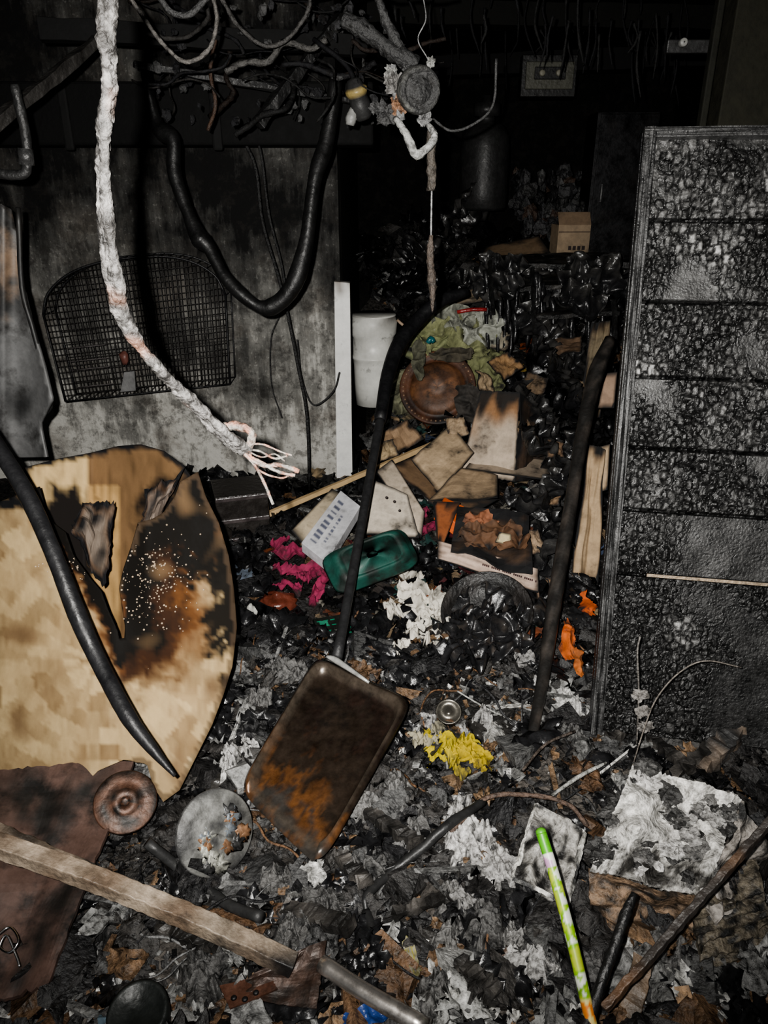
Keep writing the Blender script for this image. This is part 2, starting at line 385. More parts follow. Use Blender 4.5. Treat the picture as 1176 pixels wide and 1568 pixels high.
for par,cond,N in((PILE,lambda p:p.y<3.38,170),(PILE2,lambda p:p.y>3.5 and p.x>0,150)):
    mb=MB(); P=[]
    while len(P)<N:
        p=G(random.gauss(670,120),random.uniform(470,980),.045)
        if cond(p): P.append(tuple(p))
    P=np.array(P); s=rng.uniform(.03,.12,(N,1))*rng.uniform(.5,1.2,(N,3)); C=np.array([random.choice(cols) for _ in range(N)])*rng.uniform(.3,1,(N,1)); frags(mb,P,s,C,'flake',.8,.14,False,5)
    mb.obj('household_scraps',M_card,parent=par)
# ------------------------------------------------------------ charred panel (right)
mb=MB()
TL=Y(985,200,2.12); BL=Z(903,1118,.13); right=Vector((1.0,-.16,.0))
TR=TL+right; BR=BL+right*1.0+Vector((0,-.02,0))
N=(BR-BL).cross(TL-BL).normalized()
def PP(u,v,h=0): return (BL*(1-u)+BR*u)*(1-v)+(TL*(1-u)+TR*u)*v+N*h
hgt=(TL-BL).length; wid=right.length
mb.quad(PP(0,0,-.03),PP(1,0,-.03),PP(1,1,-.03),PP(0,1,-.03),.03,6,BLK)
def vq(qy):
    lo,hi=0,1
    for _ in range(30):
        m=(lo+hi)/2; p=PP(0.05,m)-CAM; f=p.dot(Vector((0,math.cos(PT),-math.sin(PT)))); v=p.dot(Vector((0,math.sin(PT),math.cos(PT))))/f
        if 784-v*FQ>qy: lo=m
        else: hi=m
    return lo
seams=[0,vq(878),vq(780),vq(685),vq(577),vq(462),vq(338),1.0]
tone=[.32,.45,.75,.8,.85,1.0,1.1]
UM=.62 # only the part of the panel near the opening needs the fine crust mesh
nu,nv=int(wid*UM/.0030),int(hgt/.0034); vs=[];fs=[];cs=[]
for j in range(nv+1):
    v=j/nv; k=max(i for i in range(7) if v>=seams[i]-1e-9); ds=min(abs(v-q) for q in seams)*hgt
    for i in range(nu+1):
        u=.03+(UM-.03)*i/nu; x=u*wid; y=v*hgt
        wx=x+.006*nz(x*40,y*40,1)+.003*nz(x*120,y*120,1); wy=y+.006*nz(x*40,y*40,7)+.003*nz(x*120,y*120,7)
        vp=Vector((wx*58,wy*36,k*3.1)); d=noise.voronoi(vp,distance_metric='CHEBYCHEV'); cid=d[1][0]; d=d[0]
        e=d[1]-d[0]
        crust=max(0,min(1,(nz(x*3.5,y*4,k*2)+.5*nz(x*9,y*9,3)+.40)*2.6))
        if k==1: crust*=max(0,min(1,(.20-u)*9+.3+nz(x*6,y*6)*1.2))
        if k==0: crust*=.85
        cell=min(1,e*3.4); ch=.5+.9*noise.noise(cid*3.7); ct=.55+1.3*max(-.4,noise.noise(cid*5.3+Vector((9,0,0))))
        h=crust*.0085*cell**.6*(.35+max(0,ch))+.003*nz(x*14,y*14,4)+.0022*nz(x*70,y*70,6)*crust
        if ds<.006: h-=.010*(1-ds/.006)
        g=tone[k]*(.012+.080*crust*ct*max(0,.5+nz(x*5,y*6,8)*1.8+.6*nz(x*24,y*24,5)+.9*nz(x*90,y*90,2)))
        hi=max(0,nz(x*7,y*8,11)*1.7-.30+ (v-.55)*.6-(u*.3)); g+=.34*hi*crust*cell*ct  # highlights painted into the crust colour, stronger toward the upper left
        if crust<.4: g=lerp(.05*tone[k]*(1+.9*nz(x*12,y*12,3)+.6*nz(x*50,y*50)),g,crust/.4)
        g*=lerp(.08,1,cell if crust>.3 else .9); g=max(.005,g)
        if ds<.006: g*=.3
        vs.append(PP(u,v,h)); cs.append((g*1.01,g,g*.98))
for j in range(nv):
    for i in range(nu):
        W=nu+1; fs.append((j*W+i,j*W+i+1,(j+1)*W+i+1,(j+1)*W+i))
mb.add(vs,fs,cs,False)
mb.quad(PP(UM,0,0),PP(1,0,0),PP(1,1,0),PP(UM,1,0),.008,60,lambda u,v:mixc((.015,.015,.015),(.08,.08,.08),nz(u*20,v*60)+.3),warp=.004)
v=seams[1]; mb.quad(PP(.11,v-.001,.009),PP(1,v-.001,.009),PP(1,v+.004,.009),PP(.11,v+.004,.009),.004,8,(.26,.20,.14))
for a,b,c,d in((0,0,.03,1),(0,.985,1,1.0),(.97,0,1,1)):
    mb.quad(PP(a,b,.012),PP(c,b,.012),PP(c,d,.012),PP(a,d,.012),.03,60,lambda u,v:mixc((.010,.010,.010),(.09,.09,.09),.25+nz(u*3,v*24)+.6*nz(u*9,v*70)),warp=.008)
mb.obj('charred_panel_door',M_pan)
# ------------------------------------------------------------ round cardboard sheet left
mb=MB()
def dY(qx,qy): 
    return float(np.interp(qy,[660,1000,1225,1330],[1.98,1.66,1.42,1.32]))
def front(qx,qy):
    b=-.06*math.cos((qx-180)/190*1.2)+.03*((qx-180)/200)**2
    if qx>176: b+=.05*max(0,min(1,(qx-176)/50))*max(0,min(1,(1050-qy)/150)) # petal dips in at the split
    return Y(qx,qy,dY(qx,qy)+b)
crack=[(60,745),(68,775),(80,800),(100,815),(112,850),(138,885),(155,905),(166,935),(180,965),(188,1000)]
rightE=[(192,960),(183,900),(190,870),(202,835),(212,800),(232,795),(250,785),(268,760),(276,738),(303,722),(315,760),(335,800),(350,850),(358,900),(363,960),(356,1020),(342,1065),(325,1110),(300,1160),(275,1210),(250,1228),(235,1205),(225,1170),(190,1163),(150,1180),(90,1240),(45,1278),(-60,1290),(-330,1300),(-330,800),(-100,770),(0,768)]
poly=crack+rightE
def hsh(a):
    a=math.sin(a)*43758.5; return a-math.floor(a)
def wood(qx,qy):
    # patchwork of short veneer strips laid in fans
    cx,cy=150,1010
    a=math.atan2(qy-cy,qx-cx); r=math.hypot(qx-cx,qy-cy); sec=math.floor((a+PI)/(2*PI)*14); am=(sec+.5)/14*2*PI-PI
    lx=(qx-cx)*math.cos(am)+(qy-cy)*math.sin(am); ly=-(qx-cx)*math.sin(am)+(qy-cy)*math.cos(am)
    t=math.floor(lx/26+.4*nz(qx*.01,qy*.01)); s2=math.floor(ly/(16+8*hsh(sec)))
    k=hsh(sec*12.9+t*78.2)*.6+hsh(s2*3.7+sec*1.3+t*9.1)*.4+.25*nz(qx*.2,qy*.03)
    return mixc((.46,.345,.19),(.17,.11,.055),k)
pl=crack; pr=rightE[:10]
def fcol(qx,qy,d):
    c=wood(qx,qy)
    n_=nz(qx*.03,qy*.03)*26+nz(qx*.09,qy*.09,3)*16+nz(qx*.3,qy*.3,3)*8
    if qx>180 and qy<1150:
        dm=nearest((qx,qy),pr,False)[1]
        c=mixc(c,(.12,.05,.016),(165+n_-dm-(max(0,qy-950))*.5)/60); c=mixc(c,(.032,.014,.007),(108+n_-dm)/35); c=mixc(c,(.006,.005,.004),(62+n_-dm)/20)
        c=mixc(c,(.010,.008,.006),(40+n_-math.hypot((qx-352)*.9,(qy-900)*.26))/14)
        c=mixc(c,(.006,.005,.004),(48+n_-math.hypot((qx-300),(qy-800)*.40))/14)
    dm=nearest((qx,qy),pl,False)[1]
    if qx<=190: c=mixc(c,(.12,.05,.018),(32+n_*.6-dm)/14); c=mixc(c,(.006,.005,.004),(22+n_*.5-dm)/8)
    if qy<830 and qx<80: c=mixc(c,BLK,(13+n_*.4-abs(qy-772))/6)
    c=mixc(c,(.15,.095,.05),(nz(qx*.02,qy*.02,12)-.25)*2)
    if d<7 and qx>200: c=mixc(c,(.06,.04,.025),.7)
    return c
outline_sheet(mb,poly,front,fcol,5)
def back(qx,qy): return Y(qx,qy,dY(qx,qy)+.16+.05*math.cos((qx-135)/60)*(1 if qx>135 else .3))
bp_=[(36,716),(90,702),(135,694),(180,683),(215,680),(250,690),(280,712),(303,745),(308,800),(300,900),(270,1000),(220,1060),(160,1010),(110,960),(60,860)]
def bcol(qx,qy,d):
    c=(.46,.33,.165) if qx<137 else ((.36,.23,.10) if qx<182 and qy>740 else (.15,.09,.045))
    n_=nz(qx*.04,qy*.04,5)*20+nz(qx*.15,qy*.15,5)*9
    c=mixc(c,(.05,.03,.015),nz(qx*.3,qy*.03)*.8+.1)
    if qy<760: c=mixc(c,BLK,(9+n_*.35-d)/5)
    k=(62+n_-math.hypot(qx-262,(qy-790)*.9))/22; c=mixc(c,(.010,.008,.007),k)
    k=(56+n_-math.hypot((qx-96),(qy-835)*.55))/14; c=mixc(c,(.010,.008,.007),k)
    return c
outline_sheet(mb,bp_,back,bcol,6)
mb.quad(front(108,815)+Vector((0,.0,0)),front(160,900),front(162,792)+Vector((0,.08,0)),front(112,785)+Vector((0,.07,0)),.003,18,lambda u,v:mixc((.13,.105,.085),BLK,nz(u*3,v*3)*2),burn=.15,warp=.03,rag=.07)
mb.quad(front(196,885)+Vector((0,.05,0)),front(222,832)+Vector((0,.03,0)),front(272,735)+Vector((0,.06,0)),front(212,768)+Vector((0,.07,0)),.003,18,lambda u,v:mixc((.15,.12,.10),BLK,nz(u*3,v*3,3)*2),burn=.15,warp=.04,rag=.07,seed=3)
mb.obj('round_cardboard_sheet',M_cardc,solid=.004)
mb=MB()
for i in range(380):
    if i<290: qx,qy=random.gauss(235,30),random.gauss(890,42)
    else: qx,qy=random.gauss(110,28),random.gauss(866,9)
    if not inside((qx,qy),poly): continue
    r=random.uniform(.0006,.0030); mb.lathe([(r*.3,-r),(r,-r*.3),(r,r*.3),(r*.4,r)],front(qx,qy)+Vector((0,-.003,.001)),(random.uniform(-1,1),-1,.3),6,(.38,.30,.22))
mb.obj('foam_beads',M_cardc)
# ------------------------------------------------------------ hoses, pipes
def hose(name,pts,r,mat=M_hose,col=(.012,.012,.013),sides=16,jit=.0,n=8):
    mb=MB(); mb.tube(pts,r,sides,col,n,jit); return mb.obj(name,mat)
hose('insulation_hose',[Y(-60,600,1.75),Y(0,690,1.66),Y(45,765,1.58),Y(85,855,1.5),Y(118,940,1.44),Y(150,1010,1.39),Y(195,1095,1.3),Y(232,1145,1.26),Y(268,1188,1.22)],[.019,.019,.020,.019,.021,.019,.018,.013,.004],jit=.02)
hose('hanging_insulation_loop',[Y(222,110,2.75),Y(240,190,2.75),Y(265,215,2.72),Y(268,270,2.7),Y(300,355,2.66),Y(320,380,2.65),Y(345,425,2.62),Y(385,463,2.6),Y(415,470,2.6),Y(447,440,2.6),Y(468,375,2.62),Y(482,275,2.66),Y(500,215,2.7),Y(515,120,2.72)],[.014,.018,.032,.022,.024,.020,.034,.022,.020,.024,.020,.030,.028,.032,.024,.022,.028,.024,.022],M_hose,(.007,.007,.007),16,.03)
mb=MB()
mb.tube([Z(516,1008,.27),Y(545,850,2.22),Y(572,700,2.65),Y(583,640,2.84)],[.016,.016,.018,.019],14,(.022,.022,.023),6)
mb.tube([Y(582,645,2.83),Y(594,575,3.02),Y(612,525,3.15),Y(640,490,3.25),Y(672,462,3.3),Y(715,446,3.35)],[.024,.030,.032,.032,.03,.02],14,(.010,.010,.011),6)
A,B,C_,D_=Z(366,1210,.16),Z(492,1334,.15),Z(636,1076,.24),Z(486,1006,.26)
nn=44; vs=[];cs=[];fs=[]; NB=(B-A).cross(D_-A).normalized()
for j in range(nn+1):
    for i in range(nn+1):
        u=i/nn*2-1;v=j/nn*2-1; L=max(abs(u),abs(v)); p4=(abs(u)**9+abs(v)**9)**(1/9) or 1; k=L/p4; uu,vv=u*k*.5+.5,v*k*.5+.5
        p=(A*(1-uu)+B*uu)*(1-vv)+(D_*(1-uu)+C_*uu)*vv
        h=0
        if L>.84: h=.026*min(1,(L-.84)/.05)
        if L>.93: h-=.014*(L-.93)/.07
        if v<-.8 and abs(u)<.85: h*=.25
        p=p+NB*(h-.008*math.cos(u*1.5)); vs.append(p)
        t=nz(uu*4,vv*4,2)+.6*nz(uu*11,vv*11)+.4*nz(uu*30,vv*30)
        c=(.032,.023,.017); c=mixc(c,(.008,.007,.007),t*1.8); r=(.36-vv)*4+t*2; c=mixc(c,(.17,.075,.028),r); c=mixc(c,(.035,.022,.017),t*2-.3)
        c=mixc(c,(.05,.045,.04),(.12-vv)*8+t*2); 
        if .84<L<.95: c=mixc(c,(.11,.09,.07),.5)
        cs.append(c)
for j in range(nn):
    for i in range(nn):
        W=nn+1; fs.append((j*W+i,j*W+i+1,(j+1)*W+i+1,(j+1)*W+i))
blade=MB(); blade.add(vs,fs,cs,True)
blade.tube([Z(500,1005,.285),Z(516,1012,.28),Z(565,1045,.27)],[.004,.010,.004],8,(.4,.4,.38),4)
root=empty('metal_shovel'); mb.obj('handle',M_hose,parent=root); blade.obj('blade',vmat('shovel_metal',.30,.35,.25,40,.15,9,.5,.12,.003,nscale=22),solid=.003,parent=root)
hose('steel_pipe',[Z(811,1148,.10),Y(833,1030,1.87),Y(850,915,2.1),Y(872,785,2.35),Y(893,660,2.62),Y(912,575,2.8),Y(934,520,2.93)],[.015,.019,.024,.025,.023,.028,.032,.022],M_hose,lambda p:mixc((.018,.017,.016),(.09,.075,.065),nz(p.x*20,p.y*20,p.z*20)+nz(p.x*60,p.y*60,p.z*60)*.6),14,.03)
# ------------------------------------------------------------ foreground hanging crusted cable
mb=MB()
def cc(p): 
    k=nz(p.x*60,p.y*60,p.z*60)+.5*nz(p.x*20,p.y*20,p.z*20)+.7*nz(p.x*150,p.y*150,p.z*150)
    return mixc(mixc((.014,.013,.012),(.125,.12,.115),k+.36+max(0,1.5-p.z)*1.1),(.14,.07,.045),nz(p.x*25,p.z*25,8)*1.6-.4)  # lower end paler: flash brightness put into the cable's colour
path=[(162,-20),(163,60),(168,120),(160,190),(158,270),(162,350),(174,430),(190,490),(222,540),(262,585),(305,628),(345,668),(378,690)]
dep=[.93,.93,.94,.95,.96,.97,.98,1.0,1.02,1.05,1.08,1.10,1.12]
for s_,r in((-6,.0070),(6,.0070),(0,.0065)):
    pts=[Y(x+s_*math.cos(i*.5),y+s_*.6*math.sin(i*.5),d+s_*.0008*math.sin(i*.5)) for i,((x,y),d) in enumerate(zip(path,dep))]
    mb.tube(pts,[r*random.uniform(.75,1.35) for _ in range(46)],9,cc,12,.2)
for e,r in(([(372,684),(400,680),(430,692),(447,697)],.0016),([(370,692),(400,712),(430,712),(458,722)],.0038),([(368,694),(395,705),(425,722),(452,728)],.0028),([(380,690),(392,715),(405,740),(418,772)],.0026),([(372,690),(395,690),(420,702),(440,698)],.0018),([(375,688),(400,700),(420,695),(436,706)],.0014),([(375,696),(400,722),(430,732),(446,726)],.0016),([(340,655),(360,652),(385,662),(380,690)],.007)):
    pts=[Y(x,y,1.12-.0002*(x-370)) for x,y in e]; mb.tube(pts,r,7,(lambda p: mixc((.16,.15,.135),(.22,.10,.065),nz(p.x*90,p.z*90)*2+.3)),6,.2)
mb.obj('hanging_burnt_cable',M_crust)
def cable(name,q,d,r,col=BLK,mat=M_crust,jit=.1,sides=7):
    mb=MB(); dd=d if isinstance(d,list) else [d]*len(q); mb.tube([Y(x,y,e) for (x,y),e in zip(q,dd)],r,sides,col,7,jit); return mb.obj(name,mat)
cable('ceiling_cable',[(195,-10),(222,30),(252,70),(285,95),(320,75),(332,30),(325,-10)],2.0,.005,(.07,.065,.06),jit=.25)
cable('ceiling_cable',[(240,-10),(262,18),(290,22),(318,-5)],2.0,.007,(.035,.035,.035))
cable('ceiling_cable',[(330,60),(322,110),(330,160),(318,200)],2.6,.006,(.035,.018,.010))
cable('ceiling_cable',[(335,-10),(365,40),(405,70),(440,60),(470,20),(475,-10)],2.4,.006,(.04,.038,.036),jit=.25)
cable('ceiling_cable',[(345,110),(375,95),(410,95),(435,65),(475,75),(500,60)],2.5,.009,(.05,.048,.045),jit=.35)
cable('hanging_wire',[(376,220),(392,260),(402,340),(425,420),(440,480),(456,560),(470,640),(474,758)],[3.3,3.3,3.3,3.25,3.2,3.2,3.2,3.2],.007,(.012,.012,.012))
cable('hanging_wire',[(396,220),(402,250),(412,330),(432,410),(438,470)],3.28,.006,(.012,.012,.012))
cable('hanging_wire',[(430,480),(415,520),(416,590),(432,640)],3.4,.003,(.02,.02,.02))
cable('hanging_wire',[(455,520),(462,580),(480,620),(510,600),(520,570)],3.3,.004,(.02,.02,.02))
cable('hanging_wire',[(648,-5),(652,30),(640,60),(655,90)],2.2,.0015,(.2,.2,.2))
cable('hanging_wire',[(760,90),(755,160),(725,190),(690,200),(660,180)],2.4,.004,(.04,.04,.04))
mb=MB()
for i in range(30):
    x=random.uniform(190,560); y=random.uniform(-20,130); d=random.uniform(2.3,3.1); pts=[]; a=random.uniform(-.3,1.3)
    for k in range(6): pts.append(Y(x,y,d+random.uniform(-.03,.03))); a+=random.uniform(-.9,.9); x+=32*math.cos(a); y+=22*math.sin(a)
    mb.tube(pts,random.choice([.002,.003,.004,.006,.009]),6,random.choice([BLK,BLK,BLK,(.008,.008,.008),(.02,.019,.018),(.014,.010,.008)]),5,.3)
for i in range(90):
    x=random.uniform(200,600); y=random.uniform(0,190); mb.blob(Y(x,y,random.uniform(2.5,3.1)),tuple(random.uniform(.005,.016) for _ in range(3)),random.choice([BLK,BLK,BLK,DG,(.06,.06,.06)]),.7,2.5,i,5,smooth=False)
for i in range(60):
    x=random.uniform(600,1050); y=random.uniform(-20,60); d=random.uniform(3.0,4.6); L=random.uniform(20,110)
    mb.tube([Y(x,y,d),Y(x+random.uniform(-8,8),y+L*.5,d),Y(x+random.uniform(-12,12),y+L,d)],[.006,.003,.006,.002],5,random.choice([BLK,BLK,(.016,.016,.016)]),5,.3)
mb.obj('ceiling_cable_tangle',M_soot)
# ------------------------------------------------------------ beams
def beam(name,a,b,w,h,col=BLK,mat=M_char,jit=.004,n=14,bow=0,bow2=0):
    mb=MB(); a=Vector(a);b=Vector(b); t=(b-a).normalized(); s=t.cross(Vector((0,0,1))).normalized(); up=s.cross(t); vs=[];fs=[]
    for i in range(n+1):
        p=a.lerp(b,i/n)+up*bow*math.sin(PI*i/n)+s*bow2*math.sin(PI*i/n)
        for sx,sz in((-1,-1),(1,-1),(1,1),(-1,1)): vs.append(p+s*sx*w/2+up*sz*h/2+Vector((random.uniform(-jit,jit),random.uniform(-jit,jit),random.uniform(-jit,jit))))
    for i in range(n):
        for k in range(4): k2=(k+1)%4; fs.append((i*4+k,i*4+k2,(i+1)*4+k2,(i+1)*4+k))
    fs+= [(3,2,1,0),(n*4,n*4+1,n*4+2,n*4+3)]; mb.add(vs,fs,col); return mb.obj(name,mat,bevel=.002)
beam('ceiling_joist',Y(-60,235,2.1),Y(150,62,2.6),.035,.03,(.03,.028,.026))
beam('ceiling_joist',Y(60,45,2.7),Y(560,70,2.9),.05,.06,(.006,.006,.006),M_dark)
beam('ceiling_joist',Y(205,98,2.7),Y(600,165,3.1),.025,.02,(.03,.03,.03))
beam('ceiling_joist',Y(395,190,2.7),Y(535,10,2.9),.035,.035,(.010,.010,.010))
beam('ceiling_joist',Y(560,20,4.2),Y(1120,30,4.4),.12,.10,(.008,.008,.007),M_dark)
beam('ceiling_joist',Y(610,105,4.9),Y(1100,85,4.6),.10,.10,(.006,.006,.006),M_dark)
mb=MB(); mb.box(Y(210,178,3.36),(1.9,.24,.22),None,(.005,.005,.005)); mb.box(Y(100,178,3.23),(.04,.02,.24),None,(.01,.01,.01)); mb.box(Y(330,178,3.23),(.04,.02,.24),None,(.01,.01,.01)); mb.obj('air_duct',M_dark,bevel=.01)
mb=MB(); mb.box(Y(1148,60,2.5)+Vector((.0,0,.06)),(.16,.14,.62),None,(.015,.0145,.010)); mb.box(Y(1094,60,2.44)+Vector((.0,0,.06)),(.02,.03,.62),None,(.012,.012,.009)); mb.obj('door_post',M_dark,bevel=.004)
mb=MB(); mb.box(Y(1060,72,2.6),(.16,.03,.035),None,(.02,.02,.02)); mb.lathe([(.012,0),(.012,.02),(0,.022)],Y(1044,66,2.57),(0,-1,0),10,(.2,.2,.19)); mb.obj('wall_bracket',M_hose,bevel=.003)
mb=MB(); mb.tube([Y(22,130,2.2),Y(38,200,2.2),Y(42,250,2.2),Y(30,268,2.2),Y(-30,262,2.2)],.013,12,(.02,.02,.02),7,.08)
mb.lathe([(.020,-.02),(.020,.02)],Y(40,240,2.2),(0.1,0,1),12,(.04,.04,.04)); mb.obj('water_pipe_elbow',M_char)
mb=MB()
outline_sheet(mb,[(-200,300),(0,312),(18,320),(28,370),(36,440),(50,505),(66,560),(78,612),(60,650),(70,700),(-200,705)],lambda x,y:Y(x,y,2.35-.00004*(x-30)**2*(1 if x>0 else .2)),
 lambda x,y,d: mixc(mixc((.10,.10,.10),(.014,.014,.014),nz(x*.03,y*.012)*2.4+.4+(430-y)*.004),(.15,.10,.065),(34-math.hypot(x-18,(y-400)*.5))/30+nz(x*.05,y*.05)),7)
mb.tube([Y(28,318,2.33),Y(34,440,2.33),Y(52,510,2.33),Y(78,612,2.33),Y(62,645,2.33),Y(70,700,2.33)],.008,8,(.012,.012,.012),5,.2)
mb.obj('warped_cabinet_side',M_ptd,solid=.01)
# ------------------------------------------------------------ cage
mb=MB()
def cg(u,v,back=0):
    BLc,BRc,TRc,TLc=Y(100,615,3.22),Y(352,588,3.32),Y(345,452,3.34),Y(66,482,3.24)
    p=(BLc*(1-u)+BRc*u)*(1-v)+(TLc*(1-u)+TRc*u)*v
    return p+Vector((0,.13 if back else 0,0))
def arch(u): return 1+.50*max(0,1-abs(2*u-1)**2.6)**.6
for bk in(0,1):
    nvw=46 if not bk else 24
    for i in range(nvw+1):
        u=i/nvw; t=arch(u); mb.tube([cg(u,0,bk),cg(u,t*.5,bk)+Vector((random.uniform(-.004,.004),0,0)),cg(u,t,bk)],.0016,4,(.02,.018,.017),3)
    nh=22 if not bk else 10
    for j in range(nh+1):
        v=j/nh*1.48; 
        us=[u for u in np.linspace(0,1,81) if arch(u)>=v]
        if len(us)>2: mb.tube([cg(us[0],v,bk),cg((us[0]+us[-1])/2,v,bk)+Vector((0,0,random.uniform(-.004,.004))),cg(us[-1],v,bk)],.0015,4,(.02,.018,.017),4)
    mb.tube([cg(0,0,bk),cg(0,1,bk)],.004,6,BLK,4); mb.tube([cg(1,0,bk),cg(1,1,bk)],.004,6,BLK,4); mb.tube([cg(0,0,bk),cg(1,0,bk)],.004,6,BLK,4)
    mb.tube([cg(u,arch(u),bk) for u in np.linspace(0,1,30)],.005,6,BLK,2)
for i in range(21):
    u=i/20; mb.tube([cg(u,arch(u),0),cg(u,arch(u),1)],.0018,4,BLK,2); mb.tube([cg(u,0,0),cg(u,0,1)],.0018,4,BLK,2)
for v in(.15,.35,.45,.6): mb.tube([cg(.08,v),cg(.30,v)],.002,4,(.1,.09,.09),2)
mb.blob(Y(190,548,3.2),(.02,.015,.03),(.12,.05,.04),seed=3,n=6); mb.quad(Y(185,600,3.24),Y(208,598,3.24),Y(206,568,3.24),Y(190,570,3.24),.004,3,(.14,.14,.14))
mb.obj('wire_bird_cage',M_hose)
# ------------------------------------------------------------ white post, bucket, tray, cloth
mb=MB(); a,b=Y(516,735,3.42),Y(540,728,3.42); c,d=Y(536,432,3.42),Y(512,430,3.42)
mb.quad(a,b,c,d,.05,24,lambda u,v:mixc((.66,.66,.64),(.20,.18,.16),nz(u*2,v*12)*1.2+(v-.93)*10+max(0,.15-v)*3),warp=.001); mb.obj('white_wooden_post',vmat('chipped_white_paint',.5,0,.2,60,.1,9,.15,.1,.002),bevel=.003)
mb=MB(); c=Y(572,590,4.05); mb.lathe([(.10,-.1),(.105,.02),(.108,.12),(.112,.15),(.122,.16),(.122,.17),(.112,.175),(.112,.27),(.125,.29),(.13,.35),(.120,.38),(.124,.385),(.12,.39)],c,(0,0,1),32,lambda i,k:mixc((.70,.70,.66),(.10,.09,.08),nz(k*5,i*.5)+(i-8)*.12))
mb.tube([c+Vector((.13,-.02,.36)),c+Vector((.19,-.06,.3)),c+Vector((.17,-.08,.2)),c+Vector((.12,-.06,.17))],.008,6,(.4,.3,.22),5); mb.obj('plastic_water_canister',vmat('white_plastic',.4,0,.1,40,.12,9,.15,.1,.002))
mb=MB(); c=Y(670,594,3.75); ax=Vector((-.12,-.78,.5)).normalized()
mb.lathe([(.0,.02),(.05,.018),(.09,.018),(.12,.012),(.14,.0),(.145,-.008),(.165,.0),(.19,.012),(.197,.008),(.197,-.002),(.14,-.03),(0,-.035)],c,ax,72,lambda i,k: mixc((.075,.035,.018),(.22,.10,.045),nz(k*9,i*.7)*1.6+.15) if i<5 else mixc((.12,.05,.025),BLK,nz(k*6,3)*1.8+.25))
q=Vector((0,0,1)).rotation_difference(ax)
for i in range(48):
    a=2*PI*i/48; mb.lathe([(.0,.003),(.005,.0),(.005,-.006)],c+q@Vector((.178*math.cos(a),.178*math.sin(a),.012)),ax,6,(.36,.24,.16))
mb.obj('ornamental_copper_tray',vmat('copper_tray',.55,.1,.5,30,.35,14,.6,.1,.004))
mb=MB()
for i,(x,y,w,h,cl) in enumerate([(700,520,.40,.22,(.24,.25,.13)),(742,560,.20,.36,(.19,.20,.10)),(645,528,.24,.14,(.27,.29,.15)),(615,600,.12,.26,(.20,.20,.13)),(735,505,.22,.18,(.40,.41,.36)),(690,490,.26,.12,(.32,.33,.28)),(640,640,.2,.14,(.10,.09,.06)),(720,620,.16,.2,(.05,.045,.04)),(690,545,.22,.07,(.08,.07,.05)),(640,555,.07,.2,(.1,.1,.07))]):
    mb.crumple(Y(x,y,3.95 if i<7 else 3.68),w,h,lambda u,v,z,cl=cl:mixc(cl,BLK,(-z)*.9+nz(u*3,v*3,i)*1.6+.1),.06 if i<7 else .035,9,i*3,34,0,(1.1,0),.15)
mb.obj('curtain_fabric',M_cloth)
mb=MB(); mb.tube([Y(700,478,3.9),Y(723,474,3.9),Y(745,474,3.9)],.010,8,(.3,.03,.03),3); mb.tube([Y(655,525,3.7),Y(660,518,3.7),Y(664,524,3.7)],.014,6,(.015,.13,.15),3); mb.obj('toy_pieces',M_plas)
# ------------------------------------------------------------ boxes & cardboard in the pile
mb=MB()
def cardc(u,v): return mixc(mixc((.50,.41,.32),(.32,.17,.08),(v-.5)*3+nz(u*3,v*3)*.8),(.02,.015,.012),(v-.72)*5+nz(u*4,v*4,5)*1.4)
mb.quad(Y(705,722,3.2),Y(788,738,3.12),Y(796,602,3.35),Y(736,598,3.4),.006,22,cardc,burn=.03,warp=.012,rag=.02)
mb.quad(Y(788,738,3.12),Y(840,732,3.3),Y(836,640,3.5),Y(796,602,3.35),.006,12,(.03,.022,.018),burn=.3,warp=.02)
mb.quad(Y(712,718,3.15),Y(846,736,3.05),Y(835,705,3.3),Y(735,690,3.35),.006,14,(.47,.38,.29),burn=.05)
mb.obj('burnt_carton',M_card)
mb=MB()
mb.quad(Y(655,768,2.86),Y(762,762,2.85),Y(762,728,3.05),Y(706,716,3.1),.005,14,(.40,.29,.185),burn=.06,warp=.01)
mb.quad(Y(630,704,3.15),Y(672,756,2.95),Y(726,694,3.15),Y(690,650,3.35),.005,14,(.48,.36,.235),burn=.05,warp=.012,seed=2)
mb.quad(Y(596,715,3.05),Y(668,775,2.85),Y(674,746,3.0),Y(632,700,3.2),.005,12,(.22,.14,.08),burn=.12,seed=4)
mb.quad(Y(576,722,2.95),Y(645,824,2.65),Y(650,785,2.75),Y(600,704,3.05),.006,12,(.56,.47,.37),burn=.04,seed=5)
mb.quad(Y(668,775,2.84),Y(700,800,2.75),Y(762,765,2.84),Y(655,768,2.86),.005,8,(.13,.08,.045),burn=.2)
mb.lathe([(.006,-.001),(.006,.002)],Y(700,688,3.22),(0,-1,.6),8,BLK)
mb.obj('folded_cardboard_box',M_card)
